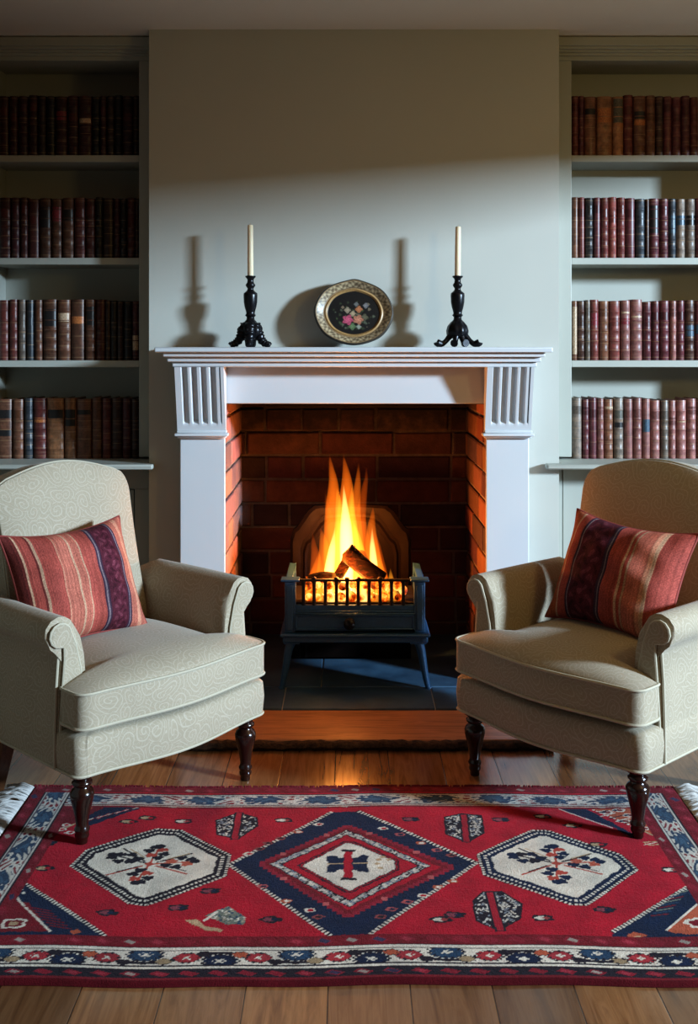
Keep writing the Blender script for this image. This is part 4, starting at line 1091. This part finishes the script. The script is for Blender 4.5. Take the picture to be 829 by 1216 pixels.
            C[m] = (.50,.47,.42); wd_ = (y1-y0) if along == 'x' else (x1-x0)
            e = (t_ < .06)|(t_ > .94); C[m & e] = BLK
            e = ((t_ > .12)&(t_ < .16))|((t_ > .84)&(t_ < .88)); C[m & e] = (.12,.10,.11)
            inn = m & (t_ > .16)&(t_ < .84); k = s/.17+ph; f_ = k % 1.0
            n_ = np.sin(s*110+np.sin(t_*9)*2)*np.sin(t_*17+np.sin(s*60)*2)
            ds = (f_-.5)*.17; rr = np.hypot(ds/.055, (t_-.5)*wd_/.026)+.5*n_
            C[inn & (rr < 1.0)] = (.03,.055,.10); C[inn & (rr < .45)] = (.05,.10,.16)
            C[inn & (rr > 1.5) & (n_ > .35)] = (.20,.03,.04); C[inn & (rr > 1.35) & (n_ < -.5)] = BLK
        else:
            C[m] = BLK if style == 'dark' else DRD
            k = s/.062+ph; f_ = (k % 1.0)-.5; sk = f_+.35*(t_-.5)
            loz = np.abs(sk)/.36+np.abs(t_-.5)/.42
            h = np.abs(np.sin(np.floor(k)*12.9)*437.5) % 1.0
            C[m & (loz < 1)] = (.21,.010,.024); C[m & (loz < .55) & (h > .55)] = (.30,.03,.05); C[m & (loz < .6) & (h < .16)] = (.30,.25,.22); C[m & (loz < .7) & (h > .16)&(h < .34)] = (.04,.03,.07)
    fx0, fx1 = RX0+.045, RX1-.045
    dark_y0, wy0_, wy1_, gy1 = 2.196, 2.222, 2.308, 2.345
    C[(GY < dark_y0)] = (.17,.008,.016); C[(GY < 2.186)] = (.09,.006,.010)
    band(RX0, RX1, dark_y0, wy0_, 'x', 'dark'); band(RX0, RX1, wy0_, wy1_, 'x', 'white', .1); band(RX0, RX1, wy1_, gy1, 'x', 'red', .4)
    ty0, ty1 = 3.008, 3.092
    C[GY > ty1] = (.20,.008,.02); band(RX0, RX1, ty1, 3.128, 'x', 'red', .2)
    # side borders stop between front and back bands
    inb = (GY > wy1_-.002)
    save = C.copy()
    band(RX0, RX0+.045, wy1_, RY1, 'y', 'red', .1); band(RX0+.045, RX0+.125, wy1_, ty1, 'y', 'blue', .3); band(RX0+.125, RX0+.155, gy1-.03, ty0, 'y', 'red')
    band(RX1-.052, RX1, wy1_, RY1, 'y', 'red', .3); band(RX1-.122, RX1-.052, wy1_, ty1, 'y', 'blue', .1); band(RX1-.155, RX1-.122, gy1-.03, ty0, 'y', 'red', .3)
    band(RX0+.125, RX1-.122, ty0, ty1-.008, 'x', 'blue'); band(RX0+.155, RX1-.155, ty0-.018, ty0, 'x', 'red', .7)
    C[(np.abs(GY-(ty0-.004)) < .003)&(GX > RX0+.13)&(GX < RX1-.13)] = (.42,.36,.3)
    C[:] = C*(.88+.24*rs.rand(ny,nx))[...,None]
    Zz = .011+.0011*rs.rand(ny,nx)+.0012*np.sin(GX*7)*np.sin(GY*9)
    ed = np.minimum(np.minimum(GX-RX0, RX1-GX), np.minimum(GY-RY0, RY1-GY))
    Zz = np.where(ed < .008, .001+(Zz-.001)*np.sqrt(np.clip(ed/.008,0,1)), Zz)
    # slightly wavy outline
    Px = GX+.006*np.sin(GY*6)*(1-2*(GX < 0))*np.abs(GX)**4
    Py = GY+.0045*np.sin(GX*5.2+.4)+.0022*np.sin(GX*17)
    r = empty('rug', ((RX0+RX1)/2, (RY0+RY1)/2, 0)); tag(r, 'red, navy and cream oriental rug with three lozenges lying before the armchairs', 'rug')
    bpy.context.view_layer.update()
    g = grid_mesh('rug_field', np.stack([Px,Py,Zz],-1), C, 'rug_pile'); bpy.context.view_layer.update(); place(g, r)
    # fringes on the two short ends
    rr = random.Random(2)
    for s, x0 in ((-1, RX0), (1, RX1)):
        w = MB()
        for i in range(150):
            y = RY0+.01+(RY1-RY0-.02)*i/149+rr.uniform(-.004,.004)
            L = rr.uniform(.07,.115); d = rr.uniform(-.35,.35); zt = rr.uniform(.004,.016)
            pts = [(x0-s*.004, y, .008), (x0+s*L*.3, y+d*L*.2, zt+.008), (x0+s*L*.65, y+d*L*.6, zt), (x0+s*L, y+d*L+rr.uniform(-.012,.012), .003)]
            P = smooth_path(pts, 3); w.tube(P, [.0038+.0012*sin(k*2.1) for k in range(len(P))], 5)
        o = obj('fringe', w, 'fringe_yarn'); o['kind'] = 'stuff'; o['label'] = 'white knotted wool fringe'; bpy.context.view_layer.update(); place(o, r)
    w = MB()                                            # shaggy red selvedge at the far edge
    for i in range(900):
        x = RX0+(RX1-RX0)*rr.random(); y = RY1+.0045*sin(x*5.2+.4)+.0022*sin(x*17)-.004
        a = rr.uniform(-.5,.5); L = rr.uniform(.006,.014)
        w.tube([(x,y,.006),(x+a*L,y+L*.6,.012),(x+a*L*1.5,y+L,.006)], .0018, 4)
    o = obj('selvedge', w, 'selvedge_red'); o['kind'] = 'stuff'; bpy.context.view_layer.update(); place(o, r)
M['selvedge_red'] = NT('selvedge_red').bsdf((.17,.010,.02), .95)
rug()

# ------------------------------------------------------------------ light
def area(name, loc, tgt, sx, sy, power, col, spread=pi):
    l = bpy.data.lights.new(name, 'AREA'); l.shape = 'RECTANGLE'; l.size = sx; l.size_y = sy; l.energy = power; l.color = col; l.spread = spread
    o = bpy.data.objects.new(name, l); COL.objects.link(o); o.location = loc
    from mathutils import Vector
    o.rotation_euler = (Vector(tgt)-Vector(loc)).to_track_quat('-Z', 'Y').to_euler(); return o
area('window_skylight', (7.7, -.6, 3.0), (0, 3.6, 1.2), .75, .75, 1560, (.61,.81,1.0))
def point(name, loc, power, col, r):
    l = bpy.data.lights.new(name, 'POINT'); l.energy = power; l.color = col; l.shadow_soft_size = r
    o = bpy.data.objects.new(name, l); COL.objects.link(o); o.location = loc
point('warm_fill', (1.7, 1.9, 1.95), 20, (1,.72,.27), .16)  # added warm fill for the upper wall and ceiling, no real lamp
point('fire_glow', W(412, 632, 4.19), 21, (1,.36,.075), .05)
point('fire_glow_low', W(414, 682, 3.995), 6, (1,.30,.06), .03)
wd_ = bpy.data.worlds.new('room_ambient'); S.world = wd_; wd_.use_nodes = True
bg = wd_.node_tree.nodes['Background']; bg.inputs[0].default_value = (1.0,.72,.36,1); bg.inputs[1].default_value = .02

# ------------------------------------------------------------------ camera
cam = bpy.data.cameras.new('camera'); co = bpy.data.objects.new('camera', cam); COL.objects.link(co)
co.location = (0, 0, CH); co.rotation_euler = (pi/2, 0, 0)
cam.sensor_fit = 'VERTICAL'; cam.sensor_height = 36; cam.sensor_width = 36*829/1216
cam.lens = 36*F/1216; cam.shift_y = -(608-HZ)/1216; cam.shift_x = 0
cam.clip_start = .05
S.camera = co
S.view_settings.view_transform = 'Standard'; S.view_settings.look = 'Medium High Contrast'; S.view_settings.exposure = -.03
S.cycles.use_denoising = True; S.cycles.max_bounces = 8; S.cycles.transparent_max_bounces = 48; S.cycles.volume_bounces = 0
S.cycles.sample_clamp_indirect = 6
